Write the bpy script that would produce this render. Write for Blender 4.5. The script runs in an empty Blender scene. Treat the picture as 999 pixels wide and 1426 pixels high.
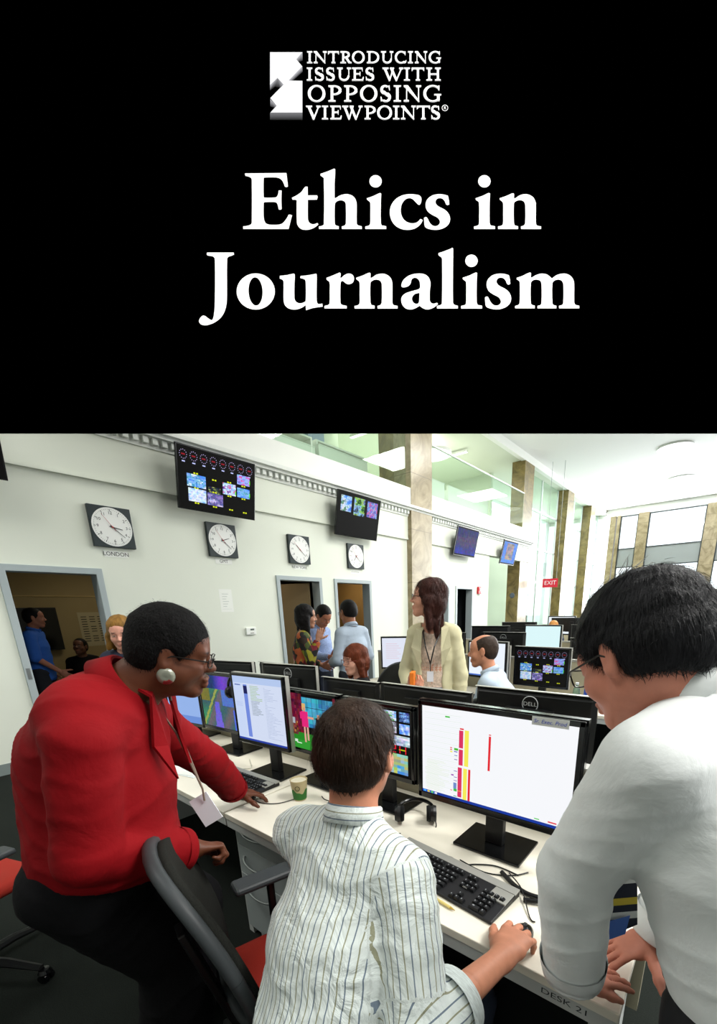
import bpy, bmesh, math, random
import numpy as np
from mathutils import Matrix, Vector, Euler
random.seed(7); rng = np.random.RandomState(7)
PI = math.pi
SC = bpy.context.scene; COL = SC.collection

# ------------------------------------------------------------------ camera frame
FPX = 571.756
CR = np.array([0.786, 0.618, -0.025]); CD = np.array([0.152, -0.233, -0.961]); CF = np.array([-0.599, 0.751, -0.277])
CF = CF/np.linalg.norm(CF); CR = CR-CF*CR.dot(CF); CR /= np.linalg.norm(CR); CD = np.cross(CF, CR)
CAM = np.array([0, 0, 1.6])
def at(px, py, d):                       # point at a distance d along the viewing axis
    return CAM + d*(CF + CR*(px-550)/FPX + CD*(py-1015)/FPX)
def V(*a): return np.array(a, float)
def nrm(v): v = np.asarray(v, float); return v/np.linalg.norm(v)

# ------------------------------------------------------------------ objects
def link(o): COL.objects.link(o); return o
def tag(o, label=None, cat=None, group=None, kind=None):
    if label: o['label'] = label
    if cat: o['category'] = cat
    if group: o['group'] = group
    if kind: o['kind'] = kind
    return o
def thing(name, label, cat, loc=(0, 0, 0), rz=0, group=None, rot=None):
    o = link(bpy.data.objects.new(name, None)); o.empty_display_size = .1
    o.location = Vector([float(a) for a in loc]); o.rotation_euler = rot if rot else (0, 0, rz)
    return tag(o, label, cat, group)
def wmat(o):
    m = o.matrix_basis.copy()
    while o.parent: o = o.parent; m = o.matrix_basis @ m
    return m
def mesh_obj(name, verts, faces, mat, parent=None, world=True, smooth=False, mi=None, col=None, fattr=None, angle=None):
    me = bpy.data.meshes.new(name)
    v = np.asarray(verts, dtype=np.float64).reshape(-1, 3)
    if parent is not None and world:
        M = np.array(wmat(parent).inverted()); v = v@M[:3, :3].T + M[:3, 3]
    if isinstance(faces, np.ndarray):
        n = len(faces); k = faces.shape[1]
        me.vertices.add(len(v)); me.vertices.foreach_set('co', v.astype(np.float32).ravel())
        me.loops.add(n*k); me.loops.foreach_set('vertex_index', faces.astype(np.int32).ravel())
        me.polygons.add(n); me.polygons.foreach_set('loop_start', np.arange(0, n*k, k, dtype=np.int32))
        me.polygons.foreach_set('loop_total', np.full(n, k, dtype=np.int32))
        me.update(calc_edges=True)
    else:
        me.from_pydata([tuple(map(float, p)) for p in v], [], [tuple(int(i) for i in f) for f in faces])
    mats = mat if isinstance(mat, (list, tuple)) else [mat]
    for m in mats: me.materials.append(m)
    if mi is not None: me.polygons.foreach_set('material_index', np.asarray(mi, dtype=np.int32))
    if smooth:
        me.polygons.foreach_set('use_smooth', np.ones(len(me.polygons), dtype=bool))
        if angle is not None:
            try: me.set_sharp_from_angle(angle=angle)
            except Exception: pass
    if col is not None:                      # own colour of each point (local colour only)
        a = me.color_attributes.new('col', 'FLOAT_COLOR', 'POINT')
        c = np.ones((len(v), 4), np.float32); c[:, :3] = col; a.data.foreach_set('color', c.ravel())
    if fattr is not None:
        for k2, arr in fattr.items():
            a = me.attributes.new(k2, 'FLOAT', 'POINT'); a.data.foreach_set('value', np.asarray(arr, np.float32))
    me.update()
    o = link(bpy.data.objects.new(name, me))
    if parent is not None: o.parent = parent
    return o

class MB:
    def __init__(s): s.v = []; s.f = []; s.mi = []; s.c = []; s.m = 0; s.col = (1, 1, 1); s.T = None
    def add(s, vs, fs):
        b = len(s.v)
        for p in vs:
            p = Vector([float(a) for a in p])
            if s.T is not None: p = s.T@p
            s.v.append(tuple(p)); s.c.append(s.col)
        for f in fs: s.f.append(tuple(b+i for i in f)); s.mi.append(s.m)
        return s
    def box(s, c, d, R=None):
        hx, hy, hz = [a/2 for a in d]
        vs = [Vector((x*hx, y*hy, z*hz)) for x in (-1, 1) for y in (-1, 1) for z in (-1, 1)]
        if R is not None: vs = [R@v for v in vs]
        vs = [v+Vector([float(a) for a in c]) for v in vs]
        return s.add(vs, [(0, 1, 3, 2), (4, 6, 7, 5), (0, 4, 5, 1), (2, 3, 7, 6), (0, 2, 6, 4), (1, 5, 7, 3)])
    def b2(s, x0, x1, y0, y1, z0, z1): return s.box(((x0+x1)/2, (y0+y1)/2, (z0+z1)/2), (abs(x1-x0), abs(y1-y0), abs(z1-z0)))
    def tube(s, pts, r, n=8, caps=True):
        pts = [Vector([float(a) for a in p]) for p in pts]; N = len(pts)
        rs = r if isinstance(r, (list, tuple)) else [r]*N
        vs = []; up = None
        for i, p in enumerate(pts):
            t = (pts[min(i+1, N-1)]-pts[max(i-1, 0)])
            t = t.normalized() if t.length > 1e-9 else Vector((0, 0, 1))
            if up is None:
                up = Vector((0, 0, 1)) if abs(t.z) < .9 else Vector((1, 0, 0))
            a = up-t*up.dot(t)
            if a.length < 1e-6: a = Vector((1, 0, 0))-t*t.x
            a.normalize(); b = t.cross(a); up = a
            for k in range(n):
                an = 2*PI*k/n; vs.append(p+(a*math.cos(an)+b*math.sin(an))*rs[i])
        fs = []
        for i in range(N-1):
            for k in range(n):
                k2 = (k+1) % n; fs.append((i*n+k, i*n+k2, (i+1)*n+k2, (i+1)*n+k))
        if caps: fs.append(tuple(range(n))[::-1]); fs.append(tuple((N-1)*n+k for k in range(n)))
        return s.add(vs, fs)
    def cyl(s, a, b, r, n=16, r2=None): return s.tube([a, b], [r, r if r2 is None else r2], n)
    def lathe(s, prof, c=(0, 0, 0), n=24, axis='z', caps=True):
        vs = []
        for (r, h) in prof:
            for k in range(n):
                an = 2*PI*k/n; x, y = r*math.cos(an), r*math.sin(an)
                p = {'z': (x, y, h), 'y': (x, h, y), 'x': (h, x, y)}[axis]
                vs.append((p[0]+c[0], p[1]+c[1], p[2]+c[2]))
        fs = []
        for i in range(len(prof)-1):
            for k in range(n):
                k2 = (k+1) % n; fs.append((i*n+k, i*n+k2, (i+1)*n+k2, (i+1)*n+k))
        if caps: fs.append(tuple(range(n))[::-1]); fs.append(tuple((len(prof)-1)*n+k for k in range(n)))
        return s.add(vs, fs)
    def sph(s, c, r, n=12, m=8, sc=(1, 1, 1)):
        vs = []
        for i in range(m+1):
            th = PI*i/m
            for k in range(n):
                an = 2*PI*k/n
                vs.append((c[0]+r*sc[0]*math.sin(th)*math.cos(an), c[1]+r*sc[1]*math.sin(th)*math.sin(an), c[2]+r*sc[2]*math.cos(th)))
        fs = [(i*n+k, (i+1)*n+k, (i+1)*n+(k+1) % n, i*n+(k+1) % n) for i in range(m) for k in range(n)]
        return s.add(vs, fs)
    def prism(s, poly, a0, a1, ax='y'):      # polygon in the two other axes, extruded along ax
        n = len(poly)
        def P(u, w, t): return {'y': (u, t, w), 'x': (t, u, w), 'z': (u, w, t)}[ax]
        vs = [P(u, w, a0) for u, w in poly]+[P(u, w, a1) for u, w in poly]
        fs = [tuple(range(n)), tuple(range(2*n-1, n-1, -1))]+[(i, i+n, (i+1) % n+n, (i+1) % n) for i in range(n)]
        return s.add(vs, fs)
    def quad(s, a, b, c, d): return s.add([a, b, c, d], [(0, 1, 2, 3)])
    def build(s, name, mat, parent=None, smooth=False, world=False, bevel=0, angle=.6, usecol=False, seg=2):
        o = mesh_obj(name, s.v, s.f, mat, parent, world, smooth, s.mi, [c for c in s.c] if usecol else None)
        if not smooth or True:
            bm = bmesh.new(); bm.from_mesh(o.data); bmesh.ops.recalc_face_normals(bm, faces=bm.faces); bm.to_mesh(o.data); bm.free()
        if smooth: o.data.set_sharp_from_angle(angle=angle)
        if bevel:
            m = o.modifiers.new('bevel', 'BEVEL'); m.width = bevel; m.segments = seg; m.limit_method = 'ANGLE'; m.angle_limit = .7
        return o
def box(name, mat, x0, x1, y0, y1, z0, z1, parent=None, bevel=0, world=False):
    return MB().b2(x0, x1, y0, y1, z0, z1).build(name, mat, parent, bevel=bevel, world=world)
def struct(o): o['kind'] = 'structure'; return o
def copy_tree(o, parent=None):
    c = o.copy(); link(c); c.parent = parent
    for ch in list(o.children): copy_tree(ch, c)
    return c

# ------------------------------------------------------------------ materials
def lin(c):
    if isinstance(c, str): c = tuple(int(c[i:i+2], 16)/255 for i in (1, 3, 5))
    return tuple((x/12.92 if x <= .04045 else ((x+.055)/1.055)**2.4) for x in c)
MATS = {}
def mat(name, color, rough=.6, metal=0, spec=.4, noise=None, bump=None, emit=None, usecol=False, sheen=0, coat=0, alpha=1, trans=0, ior=1.45):
    if name in MATS: return MATS[name]
    m = bpy.data.materials.new(name); m.use_nodes = True; nt = m.node_tree; N = nt.nodes; L = nt.links
    b = N['Principled BSDF']; c = lin(color)
    b.inputs['Base Color'].default_value = (*c, 1); b.inputs['Roughness'].default_value = rough
    b.inputs['Metallic'].default_value = metal; b.inputs['Specular IOR Level'].default_value = spec
    b.inputs['IOR'].default_value = ior
    if sheen: b.inputs['Sheen Weight'].default_value = sheen
    if coat: b.inputs['Coat Weight'].default_value = coat
    if trans: b.inputs['Transmission Weight'].default_value = trans
    if alpha < 1: b.inputs['Alpha'].default_value = alpha
    src = None
    if usecol:
        a = N.new('ShaderNodeAttribute'); a.attribute_name = 'col'; src = a.outputs['Color']
    tc = N.new('ShaderNodeTexCoord')
    if noise:                                # (scale, amount[, stretch])
        mp = N.new('ShaderNodeMapping'); L.new(tc.outputs['Object'], mp.inputs[0])
        if len(noise) > 2: mp.inputs['Scale'].default_value = noise[2]
        nz = N.new('ShaderNodeTexNoise'); nz.inputs['Scale'].default_value = noise[0]; nz.inputs['Detail'].default_value = 5
        L.new(mp.outputs[0], nz.inputs['Vector'])
        mr = N.new('ShaderNodeMapRange'); mr.inputs[1].default_value = .3; mr.inputs[2].default_value = .7
        mr.inputs[3].default_value = 1-noise[1]; mr.inputs[4].default_value = 1+noise[1]
        L.new(nz.outputs[0], mr.inputs[0])
        mx = N.new('ShaderNodeMix'); mx.data_type = 'RGBA'; mx.blend_type = 'MULTIPLY'; mx.inputs[0].default_value = 1
        if src: L.new(src, mx.inputs[6])
        else: mx.inputs[6].default_value = (*c, 1)
        L.new(mr.outputs[0], mx.inputs[7]); src = mx.outputs[2]
    if src: L.new(src, b.inputs['Base Color'])
    if bump:                                 # (scale, strength, distance[, stretch])
        mp = N.new('ShaderNodeMapping'); L.new(tc.outputs['Object'], mp.inputs[0])
        if len(bump) > 3: mp.inputs['Scale'].default_value = bump[3]
        nz = N.new('ShaderNodeTexNoise'); nz.inputs['Scale'].default_value = bump[0]; nz.inputs['Detail'].default_value = 6
        nz.inputs['Distortion'].default_value = .4
        L.new(mp.outputs[0], nz.inputs['Vector'])
        bp = N.new('ShaderNodeBump'); bp.inputs['Strength'].default_value = bump[1]; bp.inputs['Distance'].default_value = bump[2]
        L.new(nz.outputs[0], bp.inputs['Height']); L.new(bp.outputs[0], b.inputs['Normal'])
    if emit:
        b.inputs['Emission Strength'].default_value = emit
        if src: L.new(src, b.inputs['Emission Color'])
        else: b.inputs['Emission Color'].default_value = (*c, 1)
        if usecol: L.remove(b.inputs['Base Color'].links[0]); b.inputs['Base Color'].default_value = (.01, .01, .01, 1)
    MATS[name] = m; return m
def marble(name, c1, c2, sc=1.6):
    m = bpy.data.materials.new(name); m.use_nodes = True; N = m.node_tree.nodes; L = m.node_tree.links
    b = N['Principled BSDF']; tc = N.new('ShaderNodeTexCoord'); w = N.new('ShaderNodeTexNoise'); w.inputs['Scale'].default_value = sc
    w.inputs['Detail'].default_value = 8; w.inputs['Distortion'].default_value = 2.2; w.inputs['Roughness'].default_value = .65
    L.new(tc.outputs['Object'], w.inputs['Vector'])
    r = N.new('ShaderNodeValToRGB'); r.color_ramp.elements[0].position = .36; r.color_ramp.elements[1].position = .66
    r.color_ramp.elements[0].color = (*lin(c1), 1); r.color_ramp.elements[1].color = (*lin(c2), 1)
    e = r.color_ramp.elements.new(.5); e.color = (*[(x+y)/2 for x, y in zip(lin(c1), lin(c2))], 1)
    L.new(w.outputs[0], r.inputs[0])
    # block joints every 0.9 m
    sp = N.new('ShaderNodeSeparateXYZ'); L.new(tc.outputs['Object'], sp.inputs[0])
    md = N.new('ShaderNodeMath'); md.operation = 'PINGPONG'; md.inputs[1].default_value = .55; L.new(sp.outputs[2], md.inputs[0])
    lt = N.new('ShaderNodeMath'); lt.operation = 'LESS_THAN'; lt.inputs[1].default_value = .006; L.new(md.outputs[0], lt.inputs[0])
    mx = N.new('ShaderNodeMix'); mx.data_type = 'RGBA'; L.new(lt.outputs[0], mx.inputs[0]); L.new(r.outputs[0], mx.inputs[6]); mx.inputs[7].default_value = (*lin('#6d6148'), 1)
    L.new(mx.outputs[2], b.inputs['Base Color']); b.inputs['Roughness'].default_value = .3
    return m
def glass(name, tint, fac=.12, rough=0.02):
    m = bpy.data.materials.new(name); m.use_nodes = True; N = m.node_tree.nodes; L = m.node_tree.links
    N.remove(N['Principled BSDF']); out = N['Material Output']
    t = N.new('ShaderNodeBsdfTransparent'); t.inputs[0].default_value = (*tint, 1)
    g = N.new('ShaderNodeBsdfGlossy'); g.inputs['Roughness'].default_value = rough
    lw = N.new('ShaderNodeLayerWeight'); lw.inputs[0].default_value = .5; pw = N.new('ShaderNodeMath'); pw.operation = 'POWER'; pw.inputs[1].default_value = 4; L.new(lw.outputs['Facing'], pw.inputs[0])
    fr = N.new('ShaderNodeMath'); fr.operation = 'MULTIPLY_ADD'; fr.inputs[1].default_value = .12; fr.inputs[2].default_value = .03; L.new(pw.outputs[0], fr.inputs[0])
    mx = N.new('ShaderNodeMixShader'); L.new(fr.outputs[0], mx.inputs[0]); L.new(t.outputs[0], mx.inputs[1]); L.new(g.outputs[0], mx.inputs[2])
    L.new(mx.outputs[0], out.inputs[0]); return m

# ------------------------------------------------------------------ implicit surfaces (one continuous skin from many blended volumes)
def cap(a, b, ra, rb=None, k=.02, m='u'):
    a = V(*a); b = V(*b); rb = ra if rb is None else rb; R = max(ra, rb)
    lo = np.minimum(a, b)-R; hi = np.maximum(a, b)+R; ab = b-a; L2 = max(ab.dot(ab), 1e-9)
    def fn(x, y, z):
        t = np.clip(((x-a[0])*ab[0]+(y-a[1])*ab[1]+(z-a[2])*ab[2])/L2, 0, 1)
        return np.sqrt((x-a[0]-t*ab[0])**2+(y-a[1]-t*ab[1])**2+(z-a[2]-t*ab[2])**2)-(ra+t*(rb-ra))
    return (fn, lo, hi, k, m)
def ell(c, r, B=None, k=.02, m='u'):         # B: rows = local axes
    c = V(*c); r = V(*r); B = np.eye(3) if B is None else np.asarray(B); R = max(r)
    e = np.sqrt(((B*r[:, None])**2).sum(0))
    def fn(x, y, z):
        x = x-c[0]; y = y-c[1]; z = z-c[2]
        l = [B[i][0]*x+B[i][1]*y+B[i][2]*z for i in range(3)]
        k0 = np.sqrt(sum((l[i]/r[i])**2 for i in range(3))); k1 = np.sqrt(sum((l[i]/r[i]**2)**2 for i in range(3)))
        return k0*(k0-1)/np.maximum(k1, 1e-6)
    return (fn, c-e, c+e, k, m)
def ecap(a, b, wa, wb, side, k=.03, m='u'):  # elliptical section: wa=(half width along side, half depth)
    a = V(*a); b = V(*b); u = nrm(b-a); s = nrm(side); s = nrm(s-u*s.dot(u)); f = np.cross(u, s); L = np.linalg.norm(b-a)
    R = max(wa+wb); lo = np.minimum(a, b)-R; hi = np.maximum(a, b)+R
    def fn(x, y, z):
        x = x-a[0]; y = y-a[1]; z = z-a[2]
        h = x*u[0]+y*u[1]+z*u[2]; t = np.clip(h/L, 0, 1); o = h-t*L
        w = wa[0]+t*(wb[0]-wa[0]); d = wa[1]+t*(wb[1]-wa[1]); p = x*s[0]+y*s[1]+z*s[2]; q = x*f[0]+y*f[1]+z*f[2]
        g = np.sqrt((p/w)**2+(q/d)**2+(o/d)**2); k1 = np.sqrt((p/w**2)**2+(q/d**2)**2+(o/d**2)**2)
        return g*(g-1)/np.maximum(k1, 1e-6)
    return (fn, lo, hi, k, m)
def half(p, n, k=.004, lo=(-99,)*3, hi=(99,)*3):   # removes the side that n points to
    p = V(*p); n = nrm(n)
    return (lambda x, y, z: -((x-p[0])*n[0]+(y-p[1])*n[1]+(z-p[2])*n[2]), V(*lo), V(*hi), k, 's')
def rbox(c, h, B, r=.01, k=.01, m='u'):
    c = V(*c); h = V(*h); B = np.asarray(B); e = np.abs(B*h[:, None]).sum(0)+r
    def fn(x, y, z):
        x = x-c[0]; y = y-c[1]; z = z-c[2]
        q = [np.abs(B[i][0]*x+B[i][1]*y+B[i][2]*z)-h[i]+r for i in range(3)]
        return np.sqrt(sum(np.maximum(a, 0)**2 for a in q))+np.minimum(np.maximum(np.maximum(q[0], q[1]), q[2]), 0)-r
    return (fn, c-e, c+e, k, m)
def field_mesh(ops, h, clip=None, disp=None):
    us = [o for o in ops if o[4] == 'u']
    lo = np.min([o[1] for o in us], 0)-3*h; hi = np.max([o[2] for o in us], 0)+3*h
    if clip is not None: lo = np.maximum(lo, clip[0]); hi = np.minimum(hi, clip[1])
    n = np.ceil((hi-lo)/h).astype(int)+1
    ax = [(lo[i]+h*np.arange(n[i])).astype(np.float32) for i in range(3)]
    F = np.full(n, 1., np.float32)
    for fn, l, u, k, m in ops:
        mg = k+4*h
        i0 = np.maximum(np.floor((l-mg-lo)/h).astype(int), 0); i1 = np.minimum(np.ceil((u+mg-lo)/h).astype(int)+1, n)
        if (i1 <= i0).any(): continue
        sl = tuple(slice(a, b) for a, b in zip(i0, i1))
        x = ax[0][sl[0]][:, None, None]; y = ax[1][sl[1]][None, :, None]; z = ax[2][sl[2]][None, None, :]
        d = fn(x, y, z); A = F[sl]
        if m == 'u': hh = np.maximum(k-np.abs(A-d), 0)/k; F[sl] = np.minimum(A, d)-hh*hh*k*.25
        else: d = -d; hh = np.maximum(k-np.abs(A-d), 0)/k; F[sl] = np.maximum(A, d)+hh*hh*k*.25
    if disp is not None:
        x = ax[0][:, None, None]; y = ax[1][None, :, None]; z = ax[2][None, None, :]
        msk = np.abs(F) < .03; F = F+np.where(msk, disp(x, y, z), 0).astype(np.float32)
    S = F < 0
    C = S[:-1, :-1, :-1].astype(np.int8)
    for dx in (0, 1):
        for dy in (0, 1):
            for dz in (0, 1):
                if dx+dy+dz: C = C+S[dx:n[0]-1+dx, dy:n[1]-1+dy, dz:n[2]-1+dz]
    idx = np.argwhere((C > 0) & (C < 8)); I = np.full(n-1, -1, np.int32); I[tuple(idx.T)] = np.arange(len(idx))
    P = np.zeros((len(idx), 3)); cnt = np.zeros(len(idx))
    cor = [(dx, dy, dz) for dx in (0, 1) for dy in (0, 1) for dz in (0, 1)]
    for a in range(8):
        for b in range(a+1, 8):
            ca, cb = np.array(cor[a]), np.array(cor[b])
            if np.abs(ca-cb).sum() != 1: continue
            va = F[tuple((idx+ca).T)]; vb = F[tuple((idx+cb).T)]; x = (va < 0) != (vb < 0)
            t = (va[x]/(va[x]-vb[x]))[:, None]; P[x] += ca*(1-t)+cb*t; cnt[x] += 1
    P = (idx+P/cnt[:, None])*h+lo
    Q = []
    for axx in range(3):
        d = np.zeros(3, int); d[axx] = 1
        A = S[tuple(slice(0, n[i]-d[i]) for i in range(3))]; B = S[tuple(slice(d[i], n[i]) for i in range(3))]
        e = np.argwhere(A != B); o1, o2 = [i for i in range(3) if i != axx]
        e = e[(e[:, o1] > 0) & (e[:, o2] > 0) & (e[:, o1] < n[o1]-1) & (e[:, o2] < n[o2]-1)]
        if not len(e): continue
        v1 = np.zeros(3, int); v1[o1] = 1; v2 = np.zeros(3, int); v2[o2] = 1
        q = np.stack([I[tuple((e-v1-v2).T)], I[tuple((e-v2).T)], I[tuple(e.T)], I[tuple((e-v1).T)]], 1)
        fl = A[tuple(e.T)]
        if axx == 1: fl = ~fl
        q[~fl] = q[~fl][:, ::-1]; Q.append(q)
    Q = np.concatenate(Q); Q = Q[(Q >= 0).all(1)]
    return P, Q
def join_meshes(lst):
    vs = []; fs = []; b = 0
    for v, f in lst: vs.append(v); fs.append(f+b); b += len(v)
    return np.concatenate(vs), np.concatenate(fs)
def folds(amp, fr=1.0, seed=0, d=(0, 0, 1)):
    r = np.random.RandomState(seed); A = r.normal(size=(6, 3)); A /= np.linalg.norm(A, axis=1)[:, None]
    dd = nrm(d); A[:3] = A[:3]*.45+dd*.9*np.sign(A[:3]@dd)[:, None]
    ph = r.uniform(0, 6, 6)
    def f(x, y, z):
        w = [A[i][0]*x+A[i][1]*y+A[i][2]*z for i in range(6)]
        a = np.sin(fr*26*w[3]+ph[3])*1.3+np.sin(fr*17*w[4]+ph[4])
        s1 = (1-np.abs(np.sin(fr*24*w[0]+a*.8+ph[0])))**2.2; s2 = (1-np.abs(np.sin(fr*38*w[1]+1.2*a+ph[1])))**2.2*.7; s3 = np.sin(fr*26*w[2]+ph[2]-a)
        msk = .5+.5*np.sin(fr*11*w[5]+ph[5]+a*.4)
        return -amp*(s1*msk*1.5+s2*(1.1-msk)*1.3)+amp*.35*s3+amp*.55
    return f
# ------------------------------------------------------------------ people
def frame(f, u):
    f = nrm(f); u = nrm(np.asarray(u, float)-f*np.dot(u, f)); return np.array([np.cross(f, u), f, u])
def head_ops(c, B, s=1., jaw=1., fem=0.):
    P = lambda x, y, z: V(*c)+s*(B[0]*x+B[1]*y+B[2]*z)
    E = lambda x, y, z, a, b, d, k=.02, m='u': ell(P(x, y, z), (a*s, b*s, d*s), B, k*s, m)
    C = lambda p, q, r, r2=None, k=.015, m='u': cap(P(*p), P(*q), r*s, None if r2 is None else r2*s, k*s, m)
    o = [E(0, -.015, .035, .076, .096, .082), E(0, .028, -.02, .062, .064, .085, .03), E(0, .045, .045, .060, .046, .045, .03),
         C((-.045*jaw, .0, -.055), (-.018, .065, -.098), .024, .020, .03), C((.045*jaw, .0, -.055), (.018, .065, -.098), .024, .020, .03),
         E(0, .068, -.100, .024, .022, .018, .02), E(-.040, .060, -.032, .024, .028, .026, .025), E(.040, .060, -.032, .024, .028, .026, .025),
         C((-.036, .082, .020), (.036, .082, .020), .012, .012, .018),
         E(-.031, .104, .000, .019, .014, .012, .014, 's'), E(.031, .104, .000, .019, .014, .012, .014, 's'),
         E(-.031, .082, .001, .015, .012, .0115, .004), E(.031, .082, .001, .015, .012, .0115, .004),
         C((0, .088, .010), (0, .112, -.024), .0075, .0115, .012), E(-.013, .099, -.030, .009, .011, .008, .008), E(.013, .099, -.030, .009, .011, .008, .008),
         E(0, .077, -.062, .030, .020, .020, .015), C((-.018, .096, -.061), (.018, .096, -.061), .0062, .0062, .004), C((-.015, .095, -.0735), (.015, .095, -.0735), .0072, .0072, .004),
         C((-.022, .1045, -.067), (.022, .1045, -.067), .0035, .0035, .003, 's')]
    for sg in (-1, 1):
        Be = np.array([nrm(B[0]+sg*.35*B[1]), nrm(B[1]-sg*.35*B[0]), B[2]])
        o += [ell(P(sg*.081, -.004, -.002), (.009*s, .019*s, .033*s), Be, .008*s), ell(P(sg*.082, -.002, -.024), (.009*s, .012*s, .014*s), Be, .008*s),
              ell(P(sg*.091, .000, -.001), (.006*s, .010*s, .020*s), Be, .005*s, 's')]
    return o
def head_col(verts, c, B, s, skin, lips, brow, jawc=None):
    L = (verts-V(*c))@B.T/s; col = np.tile(np.array(lin(skin)), (len(verts), 1))
    def blend(w, cc):
        w = np.clip(w, 0, 1)[:, None]; col[:] = col*(1-w)+np.array(lin(cc))*w
    x, y, z = L.T
    blend(1.6-np.sqrt((x/.022)**2+((z+.066)/.011)**2)*1.3-(y < .08)*9, lips)
    for sg in (-1, 1):
        blend((1.5-np.sqrt(((x-sg*.033)/.019)**2+((z-.024-.1*abs(x-sg*.033))/.005)**2)*1.2)-(y < .06)*9, brow)
        d = np.sqrt((x-sg*.031)**2+(z-.001)**2); e = 1.5-np.sqrt(((x-sg*.031)/.013)**2+((z-.001)/.006)**2)*1.3-(y < .08)*9
        blend(e, '#c9bfb4'); blend((1.6-d/.0045)*(y > .08), '#1c120c')
    if jawc: blend((np.clip((-.035-z)/.02, 0, 1)*np.clip((y+.02)/.03, 0, 1))*.55*(z > -.125), jawc)
    return col
def hand_ops(w, d, n, s, curl=(.35, .45, .3), spread=.10, th=(.9, .35), sc=1.):
    w = V(*w); d = nrm(d); n = nrm(np.asarray(n, float)-d*np.dot(n, d)); s = nrm(np.asarray(s, float)-d*np.dot(s, d)-n*np.dot(s, n))
    o = [ecap(w-d*.012*sc, w+d*.035*sc, (.026*sc, .020*sc), (.036*sc, .018*sc), s, .012), ecap(w+d*.03*sc, w+d*.078*sc, (.036*sc, .017*sc), (.041*sc, .013*sc), s, .012),
         ell(w+d*.035*sc+s*.022*sc+n*.008*sc, (.03*sc, .016*sc, .016*sc), np.array([nrm(d+s*.5), n, np.cross(nrm(d+s*.5), n)]), .012)]
    tips = []
    for i, (of, bs, L) in enumerate([(.031, .084, .074), (.0105, .089, .082), (-.0105, .085, .076), (-.030, .075, .060)]):
        p = w+(d*bs+s*of)*sc; a = 0; dirs = nrm(d+s*spread*(1.2-.85*i)); ex = 1+.12*i
        for j, (fr, cu) in enumerate(zip((.45, .31, .24), curl)):
            a += cu*ex; v = dirs*math.cos(a)+n*math.sin(a); q = p+v*L*fr*sc
            r0 = (.0095, .0085, .0078)[j]*sc; r1 = (.0085, .0078, .0065)[j]*sc
            if i == 3: r0 *= .88; r1 *= .88
            o.append(cap(p, q, r0, r1, .005)); p = q
        tips.append(p)
    p = w+(d*.022+s*.024+n*.006)*sc; v = nrm(s*math.sin(th[0])+d*math.cos(th[0])+n*.25)
    for j, (L, r0, r1) in enumerate([(.042, .0155, .0125), (.034, .0115, .0105), (.027, .0105, .0075)]):
        q = p+v*L*sc; o.append(cap(p, q, r0*sc, r1*sc, .008)); p = q; v = nrm(v+d*th[1]*.7+n*th[1]*.5)
    return o
def stand(x, y, az, H=1.75, sit=False, lean=0, hz=None, look=None, sw=.165):
    a = math.radians(az); f = V(math.cos(a), math.sin(a), 0); r = np.cross(f, V(0, 0, 1)); k = H/1.75; z = V(0, 0, 1)
    J = {}; pz = .56 if sit else .95*k
    pel = V(x, y, pz); up = nrm(z+f*lean); J['pel'] = pel; J['che'] = pel+up*.31*k; J['nb'] = pel+up*.49*k+f*.01
    J['hd'] = J['nb']+(z+f*(.25+lean*.4))*.185*k; J['f'] = f if look is None else V(*look); J['u'] = z+f*.0; J['side'] = r; J['fw'] = f
    J['sL'] = pel+up*.445*k-r*sw*k; J['sR'] = pel+up*.445*k+r*sw*k
    for sg, q in ((-1, 'L'), (1, 'R')):
        J['h'+q] = pel+r*sg*.09*k-z*.02
        if sit:
            J['k'+q] = J['h'+q]+f*.42*k+r*sg*.05+z*(.50-J['h'+q][2]); J['a'+q] = J['k'+q]+f*.05-z*.41
        else:
            J['k'+q] = J['h'+q]+f*.02+r*sg*.02-z*.44*k; J['a'+q] = J['k'+q]-f*.03-z*(J['k'+q][2]-.09)
        J['e'+q] = J['s'+q]+r*sg*.05-z*.28*k-f*.03; J['w'+q] = J['e'+q]-z*.24*k+f*.06
    return J
def lerp(a, b, t): return np.asarray(a)*(1-t)+np.asarray(b)*t
def torso_ops(J, bk, inf=0, k=.05):
    (wp, dp), (ww, dw), (wc, dc) = bk; i = inf; s = J['side']; wai = lerp(J['pel'], J['che'], .55)+(J['wo'] if 'wo' in J else 0)
    r = .048+i; t = lerp(J['che'], J['nb'], .55)
    o = [ecap(J['pel'], wai, (wp+i, dp+i), (ww+i, dw+i), J.get('hs', s), k), ecap(wai, J['che'], (ww+i, dw+i), (wc+i, dc+i), s, k),
         ecap(J['che'], t, (wc+i, dc+i), (wc*.88+i, dc*.72+i), s, k),
         cap(lerp(J['sL'], J['nb'], .12), lerp(J['sR'], J['nb'], .12), r, r, .06),
         cap(J['nb'], J['sL'], .036+i, .040+i, .04), cap(J['nb'], J['sR'], .036+i, .040+i, .04)]
    return o
def arm_ops(J, q, ra=(.050, .041, .028), inf=(0, 0, 0), t=1., k=.025):
    s, e, w = J['s'+q], J['e'+q], J['w'+q]; w2 = lerp(e, w, t); rw = ra[1]+(ra[2]-ra[1])*t
    return [cap(s, e, ra[0]+inf[0], ra[1]+inf[1], .03), cap(e, w2, ra[1]+inf[1]-.001, rw+inf[2], k)]
def leg_ops(J, q, rl=(.088, .060, .042), inf=0, t=1.):
    a2 = lerp(J['k'+q], J['a'+q], t)
    return [cap(J['h'+q], J['k'+q], rl[0]+inf, rl[1]+inf, .04), cap(J['k'+q], a2, rl[1]+inf, rl[2]+inf*1.3, .03)]
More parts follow.
